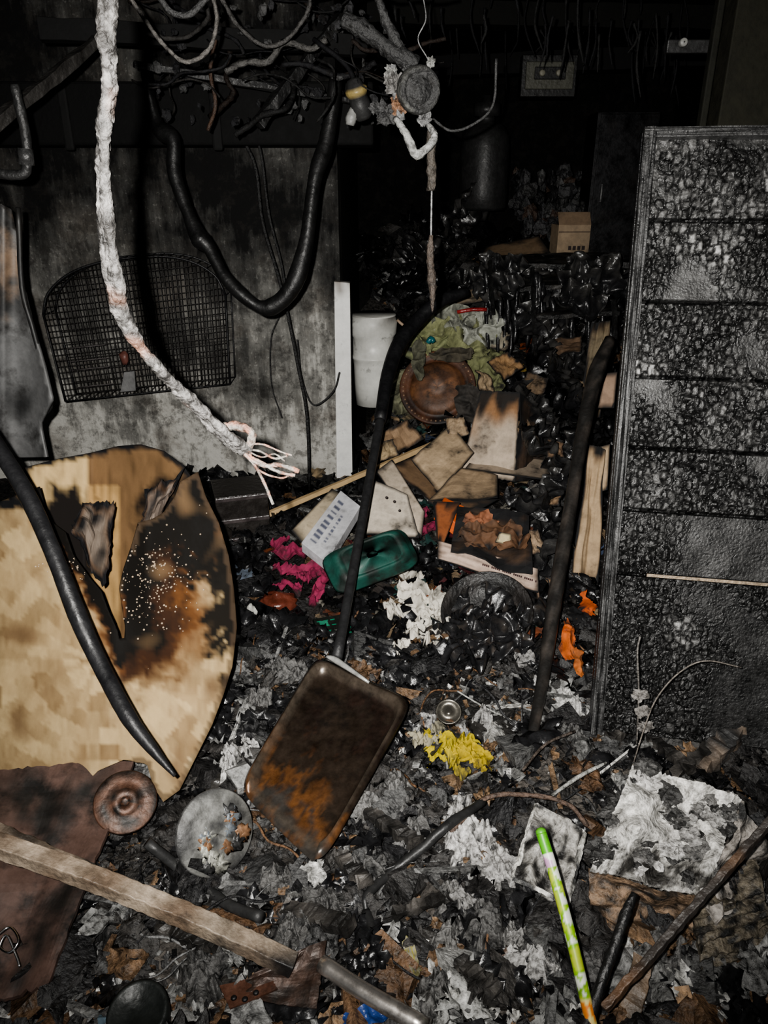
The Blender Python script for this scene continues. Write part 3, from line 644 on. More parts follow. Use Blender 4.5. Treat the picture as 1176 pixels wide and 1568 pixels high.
# torn cardboard pieces heaped over the pile
mb=MB()
for i,(x,y,d,w,h,cl) in enumerate([(612,672,3.35,.22,.12,(.30,.20,.12)),(742,585,3.65,.12,.10,(.40,.30,.19)),(775,560,3.75,.16,.12,(.36,.22,.11)),(818,590,3.6,.13,.10,(.22,.15,.09)),(760,520,3.95,.16,.10,(.40,.36,.28)),(800,655,3.3,.10,.07,(.28,.19,.11)),(850,690,3.1,.10,.08,(.20,.13,.08)),(590,690,3.2,.12,.08,(.40,.30,.18)),(845,760,2.8,.10,.09,(.26,.17,.10)),(890,600,3.5,.12,.14,(.34,.26,.17)),(868,530,3.8,.16,.12,(.16,.10,.06)),(700,655,3.3,.10,.09,(.35,.26,.17)),(820,830,2.55,.06,.10,(.36,.26,.17)),(850,900,2.35,.05,.08,(.34,.22,.13)),(720,455,4.15,.2,.08,(.28,.22,.15)),(905,470,4.0,.16,.14,(.30,.26,.20))]):
    c=Y(x,y,d); R=Euler((random.uniform(.5,1.2),random.uniform(-.4,.4),random.uniform(-.8,.8))).to_matrix(); U=R@Vector((w/2,0,0)); Vv=R@Vector((0,h/2,0))
    mb.quad(c-U-Vv,c+U-Vv,c+U*.85+Vv,c-U*.9+Vv*1.2,.005,12,cl,burn=.12,warp=.02,rag=.04,seed=i)
mb.obj('torn_cardboard_pieces',M_card)
mb=MB(); mb.quad(Y(556,818,2.62),Y(642,824,2.6),Y(624,758,2.78),Y(572,735,2.88),.006,14,(.60,.53,.44),burn=.04,warp=.008)
for x,y in((592,762),(604,768),(612,782),(583,800)): mb.lathe([(.006,-.001),(.004,.004)],Y(x,y,2.69),(0,-1,.5),8,(.04,.03,.03))
mb.obj('pegboard_piece',M_card)
mb=MB()
mb.quad(Y(670,856,2.34),Y(824,908,2.28),Y(824,872,2.36),Y(670,828,2.42),.006,20,(.54,.41,.33),burn=.05,warp=.006)
mb.quad(Y(670,828,2.42),Y(676,840,2.4),Y(704,770,2.66),Y(664,768,2.66),.006,8,(.33,.11,.04),burn=.15)
mb.quad(Y(690,845,2.35),Y(815,880,2.3),Y(810,790,2.6),Y(700,775,2.62),.006,12,(.03,.02,.015),burn=.3,warp=.03)
mb.quad(Y(824,908,2.28),Y(828,945,2.3),Y(812,900,2.5),Y(815,872,2.5),.006,4,(.3,.2,.14))
for i in range(30):
    u=.45+.018*i; 
    if i%6==4: continue
    p=Y(670,842,2.37).lerp(Y(824,891,2.31),u)+Vector((0,-.008,.003)); mb.box(p,(.005,.002,.007),None,(.06,.03,.03))
mb.crumple(Y(755,826,2.42),.26,.12,lambda u,v,z:mixc((.12,.06,.03),BLK,-z+nz(u*4,v*4)*1.8+.2),.03,16,4,30,0,(.5,0))
mb.crumple(Y(735,805,2.5),.12,.10,lambda u,v,z:mixc((.25,.10,.05),BLK,-z+nz(u*4,v*4)*1.8+.2),.025,20,9,24,0,(.5,0))
mb.quad(Y(758,830,2.38),Y(784,838,2.37),Y(782,818,2.40),Y(765,815,2.4),.01,5,(.5,.42,.25),burn=.1)
mb.obj('shoe_box',M_card)
mb=MB(); mb.quad(Y(668,788,2.62),Y(708,820,2.56),Y(706,782,2.66),Y(676,768,2.72),.05,8,(.56,.11,.025),burn=.0); mb.obj('orange_carton',vmat('orange_card',.6,0,.2,60,.1,9,.2,.1,.002),bevel=.003)
mb=MB(); cA,cB,cC,cD=Y(462,838,2.55),Y(500,868,2.45),Y(552,782,2.75),Y(522,758,2.85)
mb.quad(cA,cB,cC,cD,.05,40,lambda u,v:(.56,.56,.58) if not((.15<u<.42 and .12<v<.88 and math.sin(v*70)>-.1) or(.55<u<.66 and .2<v<.7 and math.sin(v*95)>0)) else (.12,.13,.18),burn=.0)
mb.quad(Y(446,812,2.6),Y(466,836,2.58),Y(530,762,2.88),Y(508,748,2.93),.006,8,(.50,.42,.30),burn=.03); mb.obj('small_product_box',M_card,bevel=.002)
beam('broom_stick',Y(400,792,2.95),Y(668,678,3.40),.022,.022,(.50,.36,.20),M_cardc,.001)
mb=MB()
c=Y(568,858,2.38); Rm=Euler((.62,-.18,.42)).to_matrix(); prof=[(.02,.05),(.10,.048),(.105,.043),(.11,.048),(.125,.046),(.14,.036),(.148,.012),(.165,.006),(.170,-.004),(.155,-.006),(.145,.0)]
vs=[];fs=[];seg=64
for r,h in prof:
    for k in range(seg):
        a=2*PI*k/seg; s4=(abs(math.cos(a))**5+abs(math.sin(a))**5)**(-1/5); vs.append(c+Rm@Vector((r*s4*math.cos(a)*1.0,r*s4*math.sin(a)*.52,h)))
for i in range(len(prof)-1):
    for k in range(seg): k2=(k+1)%seg; fs.append((i*seg+k,i*seg+k2,(i+1)*seg+k2,(i+1)*seg+k))
fs.append(tuple(range(seg))); mb.add(vs,fs,lambda p:mixc((.014,.075,.058),(.010,.018,.015),nz(p.x*18,p.y*18,p.z*18)*2+.25),True); mb.obj('teal_plastic_basin',M_ptd)
mb=MB()
for i,(x,y,w,h) in enumerate([(450,850,.18,.05),(475,878,.18,.05),(425,835,.1,.04),(480,912,.12,.05),(437,880,.04,.14),(500,895,.1,.04),(465,895,.04,.12),(445,905,.12,.035),(655,820,.08,.12),(645,795,.06,.1)]):
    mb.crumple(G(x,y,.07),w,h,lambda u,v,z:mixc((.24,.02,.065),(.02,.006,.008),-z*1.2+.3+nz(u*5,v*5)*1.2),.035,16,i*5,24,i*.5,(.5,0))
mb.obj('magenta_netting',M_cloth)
mb=MB(); c=G(425,925,.05); mb.blob(c,(.075,.05,.045),(.11,.03,.018),.3,2,2)
for i in range(7): mb.blob(c+Vector((-.09+.02*i,-.05+.004*i*i*.3,.01-.004*i)),(.012,.01,.022),(.45,.45,.42),.3,2,i,6)
mb.obj('melted_red_toy',M_plas)
mb=MB(); a=G(512,962,.05); R=Euler((.5,.1,.45)).to_matrix(); mb.box(a,(.13,.09,.015),R,(.012,.014,.012))
for i in range(5):
    for j in range(4):
        if random.random()<.6: mb.box(a+R@Vector((-.05+.025*i,-.03+.02*j,.009)),(.016,.003,.002),R,(.02,.18,.10))
for i in range(2): mb.box(a+R@Vector((-.035,-.02+.04*i,.009)),(.03,.02,.003),R,(.03,.16,.10))
mb.obj('green_printed_case',M_plas)
mb=MB()
for i,(x,y,w,h) in enumerate([(642,928,.17,.20),(685,938,.17,.10),(650,978,.12,.16),(625,888,.07,.14),(612,1000,.04,.10),(603,940,.05,.14),(668,962,.12,.10)]):
    mb.crumple(G(x,y,.055),w,h,lambda u,v,z:mixc((.62,.585,.51),(.03,.028,.025),-z*.8+nz(u*4,v*4,i)*1.7+1.0*nz(u*12,v*12)-.05),.03,22,i*4,40,i*.7,(.3,.1),.4)
mb.obj('ash_coated_paper',M_card)
mb=MB(); c=Y(748,925,2.16)+Vector((0,0,-.06)); mb.lathe([(.10,-.03),(.14,.0),(.155,.06),(.15,.065),(.135,.01),(.09,-.015),(.0,-.02)],c,(-.15,-.45,.8),40,lambda i,k:mixc((.010,.010,.010),(.05,.04,.035),nz(k*8,i)+.1)); mb.obj('charred_cooking_pot',M_char)
mb=MB()
for i in range(9):
    x=690+i*15; mb.tube([G(x,935,.10),G(x+6,960,.10),G(x+2,990,.06)],.007,6,BLK,4,.2)
for i,(x,y,w,h) in enumerate([(750,985,.26,.16),(735,935,.26,.16),(775,930,.20,.18),(715,1010,.2,.12),(700,970,.14,.16),(800,960,.12,.2)]):
    mb.crumple(G(x,y,.08),w,h,lambda u,v,z:mixc((.016,.016,.017),(.05,.042,.036),nz(u*4,v*4,i)*2-.3),.045,14,9+i*3,34,i,(.4,0))
mb.obj('melted_plastic_crate',M_plas)
mb=MB(); 
for i,(x,y,w,h,cl) in enumerate([(690,1150,.15,.10,(.38,.30,.012)),(720,1165,.07,.12,(.38,.28,.012)),(695,1175,.12,.04,(.36,.28,.02)),(648,1145,.09,.07,(.26,.24,.17)),(668,1130,.1,.04,(.26,.24,.17))]):
    mb.crumple(G(x,y,.045),w,h,lambda u,v,z,cl=cl:mixc(cl,BLK,(-z)*1.3+.1+(1 if nz(u*3.2,v*3.2,2+i)>.05 else 0)),.028,30,i*3,40,i,(.25,0),.35)
mb.obj('yellow_black_cloth',M_cloth)
mb=MB(); c=G(687,1090,.05); mb.lathe([(.034,-.06),(.036,-.055),(.036,.0),(.038,.003),(.034,.004),(.031,-.002),(.012,-.003),(.01,.002),(0,.002)],c,(-.05,-.55,.83),30,lambda i,k:(.15,.14,.12)); mb.obj('tin_can',M_metal)
mb=MB()
for i,(x,y,w,h,cl) in enumerate([(868,985,.035,.17,(.40,.09,.015)),(878,1015,.03,.09,(.3,.09,.02)),(895,925,.04,.09,(.40,.08,.015)),(775,580,.10,.14,(.40,.13,.04)),(797,570,.12,.07,(.36,.25,.06)),(905,555,.1,.1,(.4,.35,.3))]):
    mb.crumple(G(x,y,.08),w,h,lambda u,v,z,cl=cl:mixc(cl,BLK,-z+nz(u*4,v*4,i)*1.8+.15),.03,18,i*3,22,i*.3,(.9,0))
mb.obj('orange_fabric_scraps',M_cloth)
mb=MB()
mb.quad(Y(872,905,2.45),Y(914,900,2.5),Y(927,690,2.85),Y(900,680,2.9),.006,20,(.44,.32,.20),burn=.10,warp=.02)
mb.quad(Y(885,640,3.5),Y(918,640,3.5),Y(935,490,3.7),Y(905,495,3.7),.006,14,(.25,.20,.13),burn=.15,warp=.03,seed=4)
mb.quad(Y(900,760,2.8),Y(930,750,2.8),Y(934,680,2.9),Y(898,690,2.9),.006,10,(.46,.34,.22),burn=.1,seed=6)
mb.quad(Y(915,625,3.1),Y(940,625,3.1),Y(945,570,3.2),Y(925,572,3.2),.006,6,(.36,.25,.18),burn=.1,seed=8)
mb.obj('leaning_cardboard',M_card)
mb=MB()
for i,(x,y,w,h,d) in enumerate([(790,470,.5,.3,4.3),(860,450,.5,.35,4.2),(840,520,.35,.5,3.9),(815,640,.28,.4,3.5),(862,600,.3,.5,3.5),(838,720,.26,.45,3.1),(815,800,.25,.35,2.75),(740,440,.4,.25,4.5),(920,450,.3,.3,4.0),(650,400,.5,.3,5.),(720,340,.4,.5,5.1),(835,870,.14,.3,2.5),(830,780,.2,.3,2.8),(880,700,.16,.4,3.2),(770,430,.3,.25,3.95),(900,440,.3,.3,3.9)]):
    mb.crumple(Y(x,y,d),w,h,lambda u,v,z:mixc((.014,.014,.015),(.06,.058,.055),z*.5+nz(u*5,v*5,i)-.1),.06,9,i*3.3,44,i*.4,(.9,0),.3)
for i in range(30):
    x=random.uniform(740,940); y=random.uniform(410,500); d=3.95; mb.tube([Y(x,y,d),Y(x+random.uniform(-4,4),y+30,d-.02),Y(x,y+random.uniform(50,90),d-.03)],[.012,.02,.008,.014,.003],6,(.015,.015,.016),5,.3)
mb.obj('melted_plastic_sheeting',M_plas)
mb=MB()
for k,(x0,x1,y0,y1) in enumerate(((742,948,410,405),(752,900,446,436),(810,950,486,480))):
    a,b=Y(x0,y0,4.05-.08*k),Y(x1,y1,4.0-.08*k); up=Vector((0,.22,.03)); mb.quad(a,b,b+up,a+up,.022,18,lambda u,v:mixc((.010,.010,.010),(.06,.055,.05),nz(u*8,v*8,k)*1.5),warp=.012,rag=.03,seed=k)
for x,y0,y1 in((750,400,480),(815,410,545),(938,400,540)): 
    a,b=Y(x,y0,4.02),Y(x+5,y1,3.7); mb.tube([a,a.lerp(b,.5),b],[.012,.014,.01],5,(.015,.015,.015),8,.25,False)
mb.obj('collapsed_shelving_unit',M_char)
# ------------------------------------------------------------ back area
beam('storage_shelf',Y(735,402,4.7),Y(965,402,4.6),.35,.035,(.02,.02,.02))
def bx(name,x,y,d,s,col,mat=M_card,yaw=0,extra=None):
    mb=MB(); R=Euler((0,0,yaw)).to_matrix(); c=Y(x,y,d); mb.box(c,s,R,col); 
    if extra: extra(mb,c,R,s)
    return mb.obj(name,mat,bevel=.004)
def prt(mb,c,R,s):
    mb.box(c+R@Vector((0,-s[1]/2-.002,s[2]*.3)),(s[0]*.98,.003,.006),R,(.1,.07,.05))
    for i in range(4): mb.box(c+R@Vector((-.04+.027*i+.02,-s[1]/2-.002,-.03)),(.018,.004,.022),R,(.03,.02,.02))
    mb.quad(c+R@Vector((-s[0]/2,-s[1]/2,s[2]/2)),c+R@Vector((s[0]/2,-s[1]/2,s[2]/2)),c+R@Vector((s[0]/2,-s[1]*.2,s[2]*.85)),c+R@Vector((-s[0]/2,-s[1]*.2,s[2]*.85)),.004,4,(.2,.14,.09))
bx('cardboard_box',872,370,4.6,(.19,.14,.19),(.28,.21,.14),M_card,.1,prt)
mb=MB(); mb.quad(Y(735,396,4.55),Y(850,398,4.48),Y(825,362,4.75),Y(745,378,4.75),.006,8,(.26,.18,.11),burn=.12); mb.obj('cardboard_flap',M_card)
bx('steel_cupboard',940,295,4.75,(.34,.3,.82),(.014,.014,.015),M_metal,-.05,lambda mb,c,R,s:(mb.box(c+Vector((0,-.155,0)),(.32,.01,.80),R,(.012,.012,.013)),mb.box(c+Vector((-.12,-.17,.0)),(.012,.02,.1),R,(.1,.1,.1))))
mb=MB(); c=Y(738,322,5.1); mb.lathe([(.13,0),(.15,.02),(.152,.1),(.152,.36),(.145,.42),(.11,.48),(.05,.5),(.05,.53),(.08,.53),(.08,.60),(.03,.60),(.03,.64),(0,.64)],c,(0,0,1),28,(.028,.028,.028)); mb.obj('gas_cylinder',M_hose)
def ctl(mb,c,R,s):
    mb.box(c+Vector((0,-.06,0)),(.26,.02,.13),R,(.07,.07,.055)); mb.box(c+Vector((0,-.075,.01)),(.17,.01,.06),R,(.010,.010,.010))
    for i in(-1,1): mb.lathe([(.018,-.0),(.015,.015)],c+Vector((.045*i,-.08,.01)),(0,-1,0),12,(.2,.19,.15))
bx('electricity_meter',838,118,4.7,(.30,.10,.20),(.012,.012,.012),M_hose,0,ctl)
mb=MB()
for i in range(70):
    x=random.uniform(790,895);y=random.uniform(260,365); d=random.uniform(4.75,5.2); mb.blob(Y(x,y,d),tuple(random.uniform(.02,.06) for _ in range(3)),random.choice([BLK,DG,DG,BLK,(.03,.03,.03),(.04,.025,.018),(.07,.07,.07)]),.6,2.5,i,6,smooth=False)
mb.obj('shelf_clutter',M_deb)
# ------------------------------------------------------------ hanging burnt lamp assembly
mb=MB(); d=2.15
mb.tube([Y(525,28,d),Y(560,48,d),Y(600,78,d),Y(640,98,d)],[.018,.024,.018,.022,.018],10,(.022,.022,.022),8,.2)
mb.tube([Y(575,-15,d),Y(590,30,d),Y(612,75,d)],[.008,.012,.015],8,(.03,.03,.03),8,.25)
c=Y(642,138,d-.02); mb.lathe([(.03,-.05),(.047,-.045),(.054,-.02),(.056,.0),(.052,.012),(.043,.014),(.041,.004),(.03,.004),(.028,.012),(.0,.014)],c,(.35,-1,-.1),30,lambda i,k:mixc((.02,.02,.02),(.10,.10,.09),nz(k*8,i)+.2) if i<5 else (.03,.03,.03))
for x,y,s,cl in((605,128,.022,(.13,.125,.12)),(612,160,.022,(.15,.08,.045)),(590,175,.022,(.04,.04,.04)),(660,95,.010,(.2,.2,.19)),(620,95,.016,(.04,.04,.04)),(575,165,.014,(.04,.04,.04)),(650,182,.016,(.15,.15,.15)),(598,110,.014,(.2,.2,.19))): mb.blob(Y(x,y,d),(s,s*.8,s),cl,.8,2.5,x,12,smooth=False)
mb.tube([Y(605,180,d-.03),Y(622,205,d-.05),Y(638,236,d-.05),Y(665,212,d-.03),Y(655,190,d)],[.008,.010,.013,.010,.007],8,(.26,.26,.25),5,.2)
mb.tube([Y(600,100,d),Y(604,140,d),Y(615,185,d)],[.010,.008,.012],8,(.14,.14,.14),5,.25)
mb.tube([Y(612,190,d-.02),Y(620,200,d-.03),Y(628,222,d-.03)],.005,8,(.3,.3,.3),5,.25)
mb.tube([Y(660,195,d),Y(660,240,d),Y(661,292,d)],[.009,.013,.011,.014,.011],8,(.07,.06,.05),7,.25)
mb.tube([Y(661,290,d),Y(660,362,d)],.0024,6,(.3,.3,.3),5)
mb.tube([Y(660,360,d),Y(659,400,d),Y(662,440,d),Y(662,478,d)],[.005,.012,.009,.013,.009,.002],8,(.07,.055,.045),7,.25)
mb.obj('burnt_hanging_lamp',M_crust)
mb=MB(); c=Y(548,148,2.4); mb.lathe([(.02,-.06),(.028,-.05),(.030,-.02),(.026,.0),(.032,.012),(.032,.02),(.024,.028),(.018,.045),(.0,.05)],c,(-.3,-.3,1),20,lambda i,k:(.22,.17,.07) if i in(4,5) else (.02,.02,.02))
mb.tube([Y(541,165,2.4),Y(538,180,2.4),Y(536,192,2.4)],[.010,.018,.012],8,(.15,.15,.145),4,.1)
mb.tube([Y(548,140,2.4),Y(530,100,2.45),Y(480,60,2.5)],.007,6,BLK,5,.1); mb.obj('lamp_socket',M_hose)
# ------------------------------------------------------------ foreground objects
def wn(p,s,k=0): return nz(p.x*s,p.y*s,p.z*s+k)
mb=MB(); mb.quad(Z(-120,1560,.12),Z(75,1510,.12),Z(205,1168,.20),Z(0,1180,.24),.012,30,lambda u,v:mixc((.10,.062,.05),(.022,.019,.017),nz(u*3,v*3)*2+nz(u*10,v*10)*.9+.2),warp=.02,rag=.02); mb.obj('brown_laminate_board',M_ptd)
mb=MB(); c=Z(192,1228,.20); mb.lathe([(.006,.002),(.010,.004),(.012,.008),(.03,.006),(.033,.002),(.05,.003),(.070,.002),(.073,.0),(.071,-.003),(.0,-.004)],c,(.25,-.55,.8),36,lambda i,k:mixc((.09,.045,.028),(.02,.018,.016),nz(k*7,i*.9)*2.2+.3)); mb.obj('rusty_grinding_disc',M_rust)
mb=MB(); c=Z(330,1275,.19); ax=Vector((.6,-.60,.52)).normalized(); mb.lathe([(.0,.010),(.02,.010),(.04,.008),(.065,.005),(.092,.002),(.096,-.002),(.092,-.008),(.04,-.02),(.03,-.03),(.0,-.03)],c,ax,60,lambda i,k:mixc((.19,.19,.18),(.05,.05,.05),nz(k*6,i*.8,2)*2.2+.25) if i<5 else (.12,.12,.12))
q=Vector((0,0,1)).rotation_difference(ax)
for i in range(14):
    r=random.uniform(.01,.07);a=random.uniform(0,6.3); mb.blob(c+q@Vector((r*math.cos(a),r*math.sin(a),.006)),(.018,.018,.004),[(.34,.34,.30),(.2,.11,.06),(.17,.19,.21),(.04,.04,.04)][i%4],.9,3,i,9,q.to_matrix())
mb.tube([c-ax*.02,c-ax*.07,c-ax*.085],[.03,.024,.02],12,(.24,.25,.26),4,.03); mb.obj('sanding_disc',M_rust)
mb=MB(); mb.tube([Z(225,1290,.2),Z(300,1350,.1),Z(350,1385,.11),Z(400,1405,.14)],.012,10,(.03,.03,.03),6,.08); mb.obj('bent_black_hose',M_hose)
beam('burnt_timber_batten',Z(-30,1285,.36),Z(450,1478,.17),.036,.034,lambda p:mixc(mixc((.32,.26,.20),(.14,.10,.07),wn(p,14)*1.5+.3),BLK,wn(p,8,3)*2.4-.35+(p.x+.35)*2),M_char,.0012,60,0,-.012)
beam('burnt_timber_batten',Z(-40,1258,.33),Z(258,1388,.19),.02,.035,lambda p:mixc((.16,.125,.095),(.025,.022,.019),wn(p,10)*2+.4),M_char,.0015,40)
mb=MB(); mb.quad(Z(340,1525,.14),Z(485,1545,.14),Z(500,1440,.16),Z(425,1470,.16),.004,20,lambda u,v:mixc((.05,.03,.022),(.018,.016,.014),nz(u*4,v*4)*1.6),warp=.01,rag=.02)
mb.quad(Z(336,1510,.145),Z(352,1545,.145),Z(425,1515,.15),Z(412,1492,.15),.004,10,(.09,.04,.025),rag=.03)
for x,y in((375,1530),(392,1520),(358,1528)): mb.lathe([(.006,0),(.004,.003)],Z(x,y,.15),(0,0,1),10,BLK)
mb.obj('rusty_steel_bracket',M_rust)
mb=MB(); mb.tube([Z(492,1475,.17),Z(560,1520,.17),Z(655,1575,.17)],.0165,20,(.62,.58,.54),5); mb.obj('chrome_tube',vmat('chrome',.3,.9,.3,30,.25,14,.3,.1,.002))
mb=MB(); mb.lathe([(.05,-.03),(.055,0),(.056,.03),(.05,.034),(.047,.03),(.0,.026)],Z(215,1560,.12),(0,-.2,1),28,(.015,.017,.016)); mb.obj('charred_pan',M_hose)
mb=MB()
for i,(x,y,w,h,cl) in enumerate([(560,1560,.09,.03,(.02,.045,.16)),(170,1560,.05,.03,(.10,.14,.17)),(540,988,.03,.06,(.04,.13,.32)),(370,880,.08,.1,(.10,.12,.15))]):
    mb.crumple(G(x,y,.04),w,h,cl,.015,22,i,14,.3,(.2,0))
mb.obj('blue_plastic_scraps',M_plas)
mb=MB(); mb.tube([Z(-5,1432,.2),Z(15,1420,.2),Z(28,1440,.2),Z(15,1458,.19),Z(0,1450,.19),Z(10,1432,.2),Z(24,1462,.18),Z(30,1480,.17)],.0022,7,(.6,.6,.6),8); mb.obj('coiled_steel_wire',vmat('wire_steel',.25,1,.1,30,0,5,.1,.05))
def stc(p):
    a=wn(p,45)+.5*wn(p,110,3)
    k=(p-Z(830,1278,.40)).length
    if k<.035: return (.07,.28,.015)
    if .035<k<.06: return (.4,.24,.36) if a>0 else (.55,.55,.5)
    if k>.27: return (.50,.16,.02) if a>.0 else (.5,.42,.15)
    return (.50,.52,.45) if a>.1 else ((.17,.34,.012) if a>-.2 else (.32,.39,.04))
mb=MB(); mb.tube([Z(829,1276,.40),Z(850,1345,.355),Z(878,1450,.285),Z(908,1580,.20)],.0105,18,stc,30); mb.lathe([(.0107,-.004),(.010,.006),(.005,.010),(0,.0105)],Z(829,1276,.40),(-.25,.7,.75),18,(.08,.29,.025)); mb.obj('patterned_mop_handle',vmat('printed_plastic',.4,0,.1,60,.1,14,.15,.1,.001))
# ash covered block
mb=MB()
F1,F2,F3,F4=Z(902,1335,.20),Z(1075,1372,.20),Z(1135,1225,.33),Z(968,1172,.34)
ashc=lambda u,v:mixc((.50,.49,.465),(.03,.028,.025),nz(u*3.2,v*3.2,2)*2.2+.8*nz(u*9,v*9)+.5*nz(u*25,v*25)+(.22-v)*1.8+max(0,u-.8)*2+.1)
def lump(a,b,c,d,n,col,amp,rag=.05,seed=0):
    mb.quad(a,b,c,d,.015,n,col,warp=amp,rag=rag,seed=seed)
lump(F1,F2,F3,F4,50,ashc,.07,.02)
dn=Vector((.01,-.035,-.13)); lump(F1+dn,F2+dn,F2,F1,36,lambda u,v:mixc((.17,.115,.075),(.02,.018,.016),nz(u*5,v*5,6)*2+nz(u*16,v*16)+.2),.04,.02)
dr=Vector((.03,-.01,-.14)); lump(F2+dn,F3+dr+Vector((.05,0,0)),F3,F2,30,lambda u,v:mixc((.24,.22,.20),(.02,.02,.02),nz(u*5,v*5,1)*2+nz(u*15,v*15)+.3),.04,.02)
for i in range(70):
    u,v=random.random(),random.random(); p=(F1*(1-u)+F2*u)*(1-v)+(F4*(1-u)+F3*u)*v; g=random.choice([.4,.25,.12,.05,.03]); s=random.uniform(.008,.026); mb.blob(p+Vector((0,0,.01)),(s,s,s*.5),(g,g*.98,g*.95),.9,2.5,i,8,smooth=False)
mb.obj('ash_covered_wood_block',M_deb)
mb=MB()
for k in range(8):
    a=Z(1060+k*2,1395+k*13,.19-k*.012); w=Vector((.17,.05,-.01)); u_=Vector((.03,.15,.02)); mb.quad(a,a+w,a+w+u_,a+u_,.008,20,lambda u,v,k=k:mixc((.14,.12,.09),(.018,.018,.018),nz(u*4,v*4,k)*2+nz(u*12,v*12)+.4),warp=.018,rag=.04,seed=k)
for k in range(6):
    a=Z(1120+k*4,1360-k*10,.2); mb.quad(a,a+Vector((.03,.0,-.06)),a+Vector((.05,.14,-.02)),a+Vector((.01,.14,.03)),.006,10,(.22,.21,.20),warp=.01,rag=.08,burn=.15,seed=k)
mb.obj('charred_layered_books',M_deb)
beam('charred_stick',Z(1195,1240,.42),Z(925,1545,.20),.014,.020,lambda p:mixc((.04,.034,.03),(.14,.08,.045),wn(p,12)*1.4-.1+(1.0-p.y)*3),M_char,.0015,40)
mb=MB(); mb.tube([Z(972,1368,.33),Z(958,1400,.31),Z(930,1480,.26),Z(895,1580,.2)],[.006,.010,.010,.011],8,(.010,.010,.010),8,.15); mb.obj('charred_rod',M_char)
beam('charred_log',G(1065,1180,.05),G(1190,1060,.12),.05,.045,lambda p:mixc((.03,.03,.03),(.22,.17,.13),wn(p,22)*2),M_char,.008,26)
beam('charred_log',G(1100,1110,.08),G(1200,1040,.14),.035,.03,(.07,.06,.055),M_char,.006,16)
beam('charred_log',G(960,1560,.04),G(985,1470,.06),.04,.03,lambda p:mixc((.18,.13,.09),(.03,.025,.02),wn(p,30)*2),M_char,.004,10)
for a,b,w in(((1020,1195),(1120,1120),.03),((930,1130),(1010,1090),.03),((1090,1290),(1175,1330),.04),((985,1120),(1060,1180),.03),((560,1240),(640,1290),.03),((440,1390),(540,1420),.035),((600,1400),(690,1370),.02),((520,1310),(560,1350),.03),((700,1470),(760,1520),.025),((820,1430),(900,1440),.015),((240,1420),(330,1450),.02)):
    beam('charred_log',G(a[0],a[1],.05),G(b[0],b[1],.07),w,w*.8,lambda p:mixc((.015,.014,.013),(.12,.11,.10),wn(p,26)*1.6),M_char,.006,18)
cable('thin_burnt_wire',[(968,1175),(985,1120),(1005,1070),(1040,1030),(1080,1012),(1135,1022)],[1.52,1.52,1.53,1.54,1.54,1.54],.0018,(.18,.16,.14))
cable('thin_burnt_wire',[(975,1140),(978,1060),(976,1000),(980,975)],1.56,.0025,(.14,.13,.12))
mb=MB()
for k in range(3): mb.blob(Y(980+4*k,1065+24*k,1.55),(.018,.010,.014),(.17,.16,.15),.8,2.5,k,10,smooth=False)
mb.obj('ash_lumps',M_deb)
cable('pale_wire',[(700,1058),(740,1082),(778,1100),(806,1112)],[1.78,1.76,1.74,1.72],.0025,(.35,.35,.33))
mb=MB(); mb.tube([G(560,1395,.03),G(562,1370,.04),G(600,1335,.05),G(645,1300,.05),G(690,1260,.07),G(740,1228,.07)],[.009,.012,.011],8,(.022,.022,.022),6,.15); mb.tube([G(560,1395,.03),G(580,1440,.03),G(620,1460,.03)],.010,8,(.02,.02,.02),6,.1); mb.obj('curved_rubber_hose',M_hose)
mb=MB(); mb.tube([G(845,1218,.06),G(885,1190,.07),G(928,1168,.07)],[.004,.006,.004],7,(.34,.34,.32),5,.15)
mb.tube([G(690,1275,.06),G(745,1222,.08),G(815,1218,.09),G(870,1232,.08),G(900,1265,.06)],.006,7,(.09,.06,.045),6,.2)
mb.tube([G(800,1180,.08),G(835,1140,.10),G(880,1120,.10)],.004,6,(.07,.055,.045),6,.15); mb.obj('burnt_twigs',M_crust)
mb=MB()
fr=[Z(785,1345,.19),Z(822,1232,.23),Z(895,1275,.21),Z(868,1385,.17)]
for i in range(4):
    a,b=fr[i],fr[(i+1)%4]; mb.tube([a,a.lerp(b,.5)+Vector((0,0,random.uniform(-.004,.004))),b],.006,4,lambda p:mixc((.55,.54,.50),(.04,.04,.04),wn(p,40)*2+(.0 if i<2 else .7)),12,.2,False)
mb.quad(fr[0],fr[3],fr[2],fr[1],.004,30,lambda u,v:mixc((.30,.29,.27),(.02,.019,.018),nz(u*4,v*4,3)*2.4+nz(u*12,v*12)+.45),warp=.03,rag=.02); mb.obj('picture_frame',M_deb)
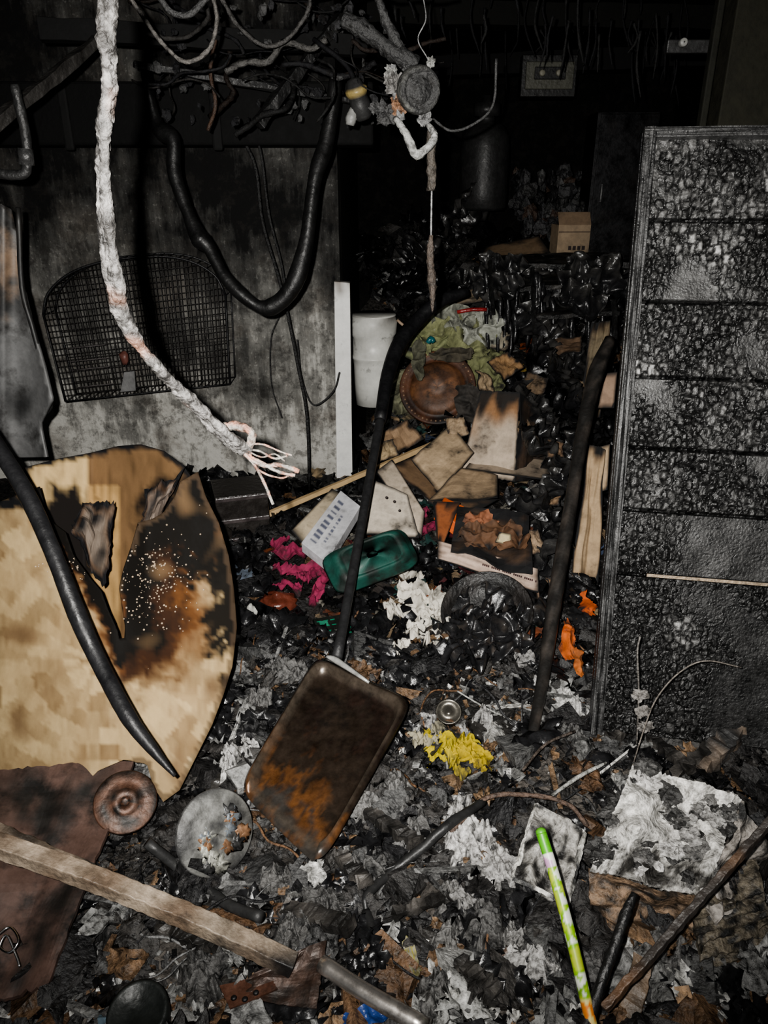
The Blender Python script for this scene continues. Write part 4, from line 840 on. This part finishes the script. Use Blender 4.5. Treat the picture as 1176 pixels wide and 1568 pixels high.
# ash coated rags / papers draped on the debris
mb=MB()
for i,(x,y,w,h,g) in enumerate([(720,1290,.13,.17,.42),(760,1335,.11,.12,.28),(620,1290,.10,.08,.16),(700,1380,.10,.08,.18),(810,1475,.12,.07,.32),(790,1440,.05,.05,.2),(350,1165,.14,.06,.42),(385,1150,.08,.05,.42),(310,1490,.1,.1,.06),(840,1340,.08,.08,.3),(1080,1440,.14,.1,.10),(1010,1460,.1,.08,.10),(870,1075,.06,.09,.45),(830,1050,.05,.07,.4),(880,880,.06,.06,.2),(440,1030,.16,.1,.10),(400,1070,.1,.1,.10),(700,1250,.14,.06,.30),(630,1250,.14,.08,.08),(500,1380,.12,.08,.06),(560,1240,.1,.05,.14),(450,1420,.1,.08,.08),(880,1130,.12,.06,.08),(1020,1140,.12,.06,.05),(420,1350,.08,.05,.10),(690,1440,.09,.06,.12),(600,1200,.1,.07,.12),(560,1330,.12,.08,.08),(740,1420,.1,.1,.07),(660,1530,.12,.06,.08),(900,1490,.1,.07,.08),(660,1110,.07,.05,.3),(740,1100,.06,.05,.26),(800,1010,.05,.09,.22)]):
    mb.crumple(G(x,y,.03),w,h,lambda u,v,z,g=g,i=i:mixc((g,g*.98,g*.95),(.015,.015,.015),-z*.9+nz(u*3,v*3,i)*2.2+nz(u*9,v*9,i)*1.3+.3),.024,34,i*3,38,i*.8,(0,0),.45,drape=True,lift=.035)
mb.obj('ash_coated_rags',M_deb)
mb=MB(); mb.crumple(G(630,1470,.045),.022,.09,lambda u,v,z:mixc((.28,.25,.06),(.24,.23,.21),nz(u*4,v*4)*2+.5),.01,20,3,14,.3); mb.obj('yellow_wrapper',M_cloth)
mb=MB()
for k in range(2): mb.lathe([(.010,-.022),(.012,-.02),(.008,-.012),(.008,.012),(.012,.02),(.010,.022)],G(765+14*k,1468+20*k,.04)+Vector((0,0,.01)),(1,.3+k*.5,.1),12,lambda i,q:(.09,.06,.045))
mb.obj('wooden_spools',M_char)
bx('dark_storage_crate',368,780,2.95,(.22,.22,.22),(.025,.022,.02),M_plas,.3,lambda mb,c,R,s:[mb.box(c+R@Vector((0,-.115,z)),(.22,.01,.02),R,(.06,.05,.05)) for z in(-.09,0,.1)])
# ------------------------------------------------------------ light & camera
sp=bpy.data.lights.new('camera_flash','SPOT'); sp.energy=430; sp.spot_size=math.radians(108); sp.spot_blend=1; sp.shadow_soft_size=.010; sp.color=(1,.975,.93)
so=bpy.data.objects.new('camera_flash',sp); so.location=(-.055,.0,1.59); so.rotation_euler=(math.radians(90-17),0,0); bpy.context.scene.collection.objects.link(so)
w=bpy.data.worlds.new('World'); bpy.context.scene.world=w; w.use_nodes=True; w.node_tree.nodes['Background'].inputs[0].default_value=(.9,.95,1,1); w.node_tree.nodes['Background'].inputs[1].default_value=.18
cam=bpy.data.cameras.new('Camera'); co=bpy.data.objects.new('Camera',cam); bpy.context.scene.collection.objects.link(co)
co.location=CAM; co.rotation_euler=(PI/2-PT,0,0); cam.sensor_fit='VERTICAL'; cam.sensor_height=36; cam.lens=1480/2048*36; cam.clip_start=.02
bpy.context.scene.camera=co
bpy.context.scene.view_settings.view_transform='AgX'; bpy.context.scene.view_settings.look='AgX - Medium High Contrast'
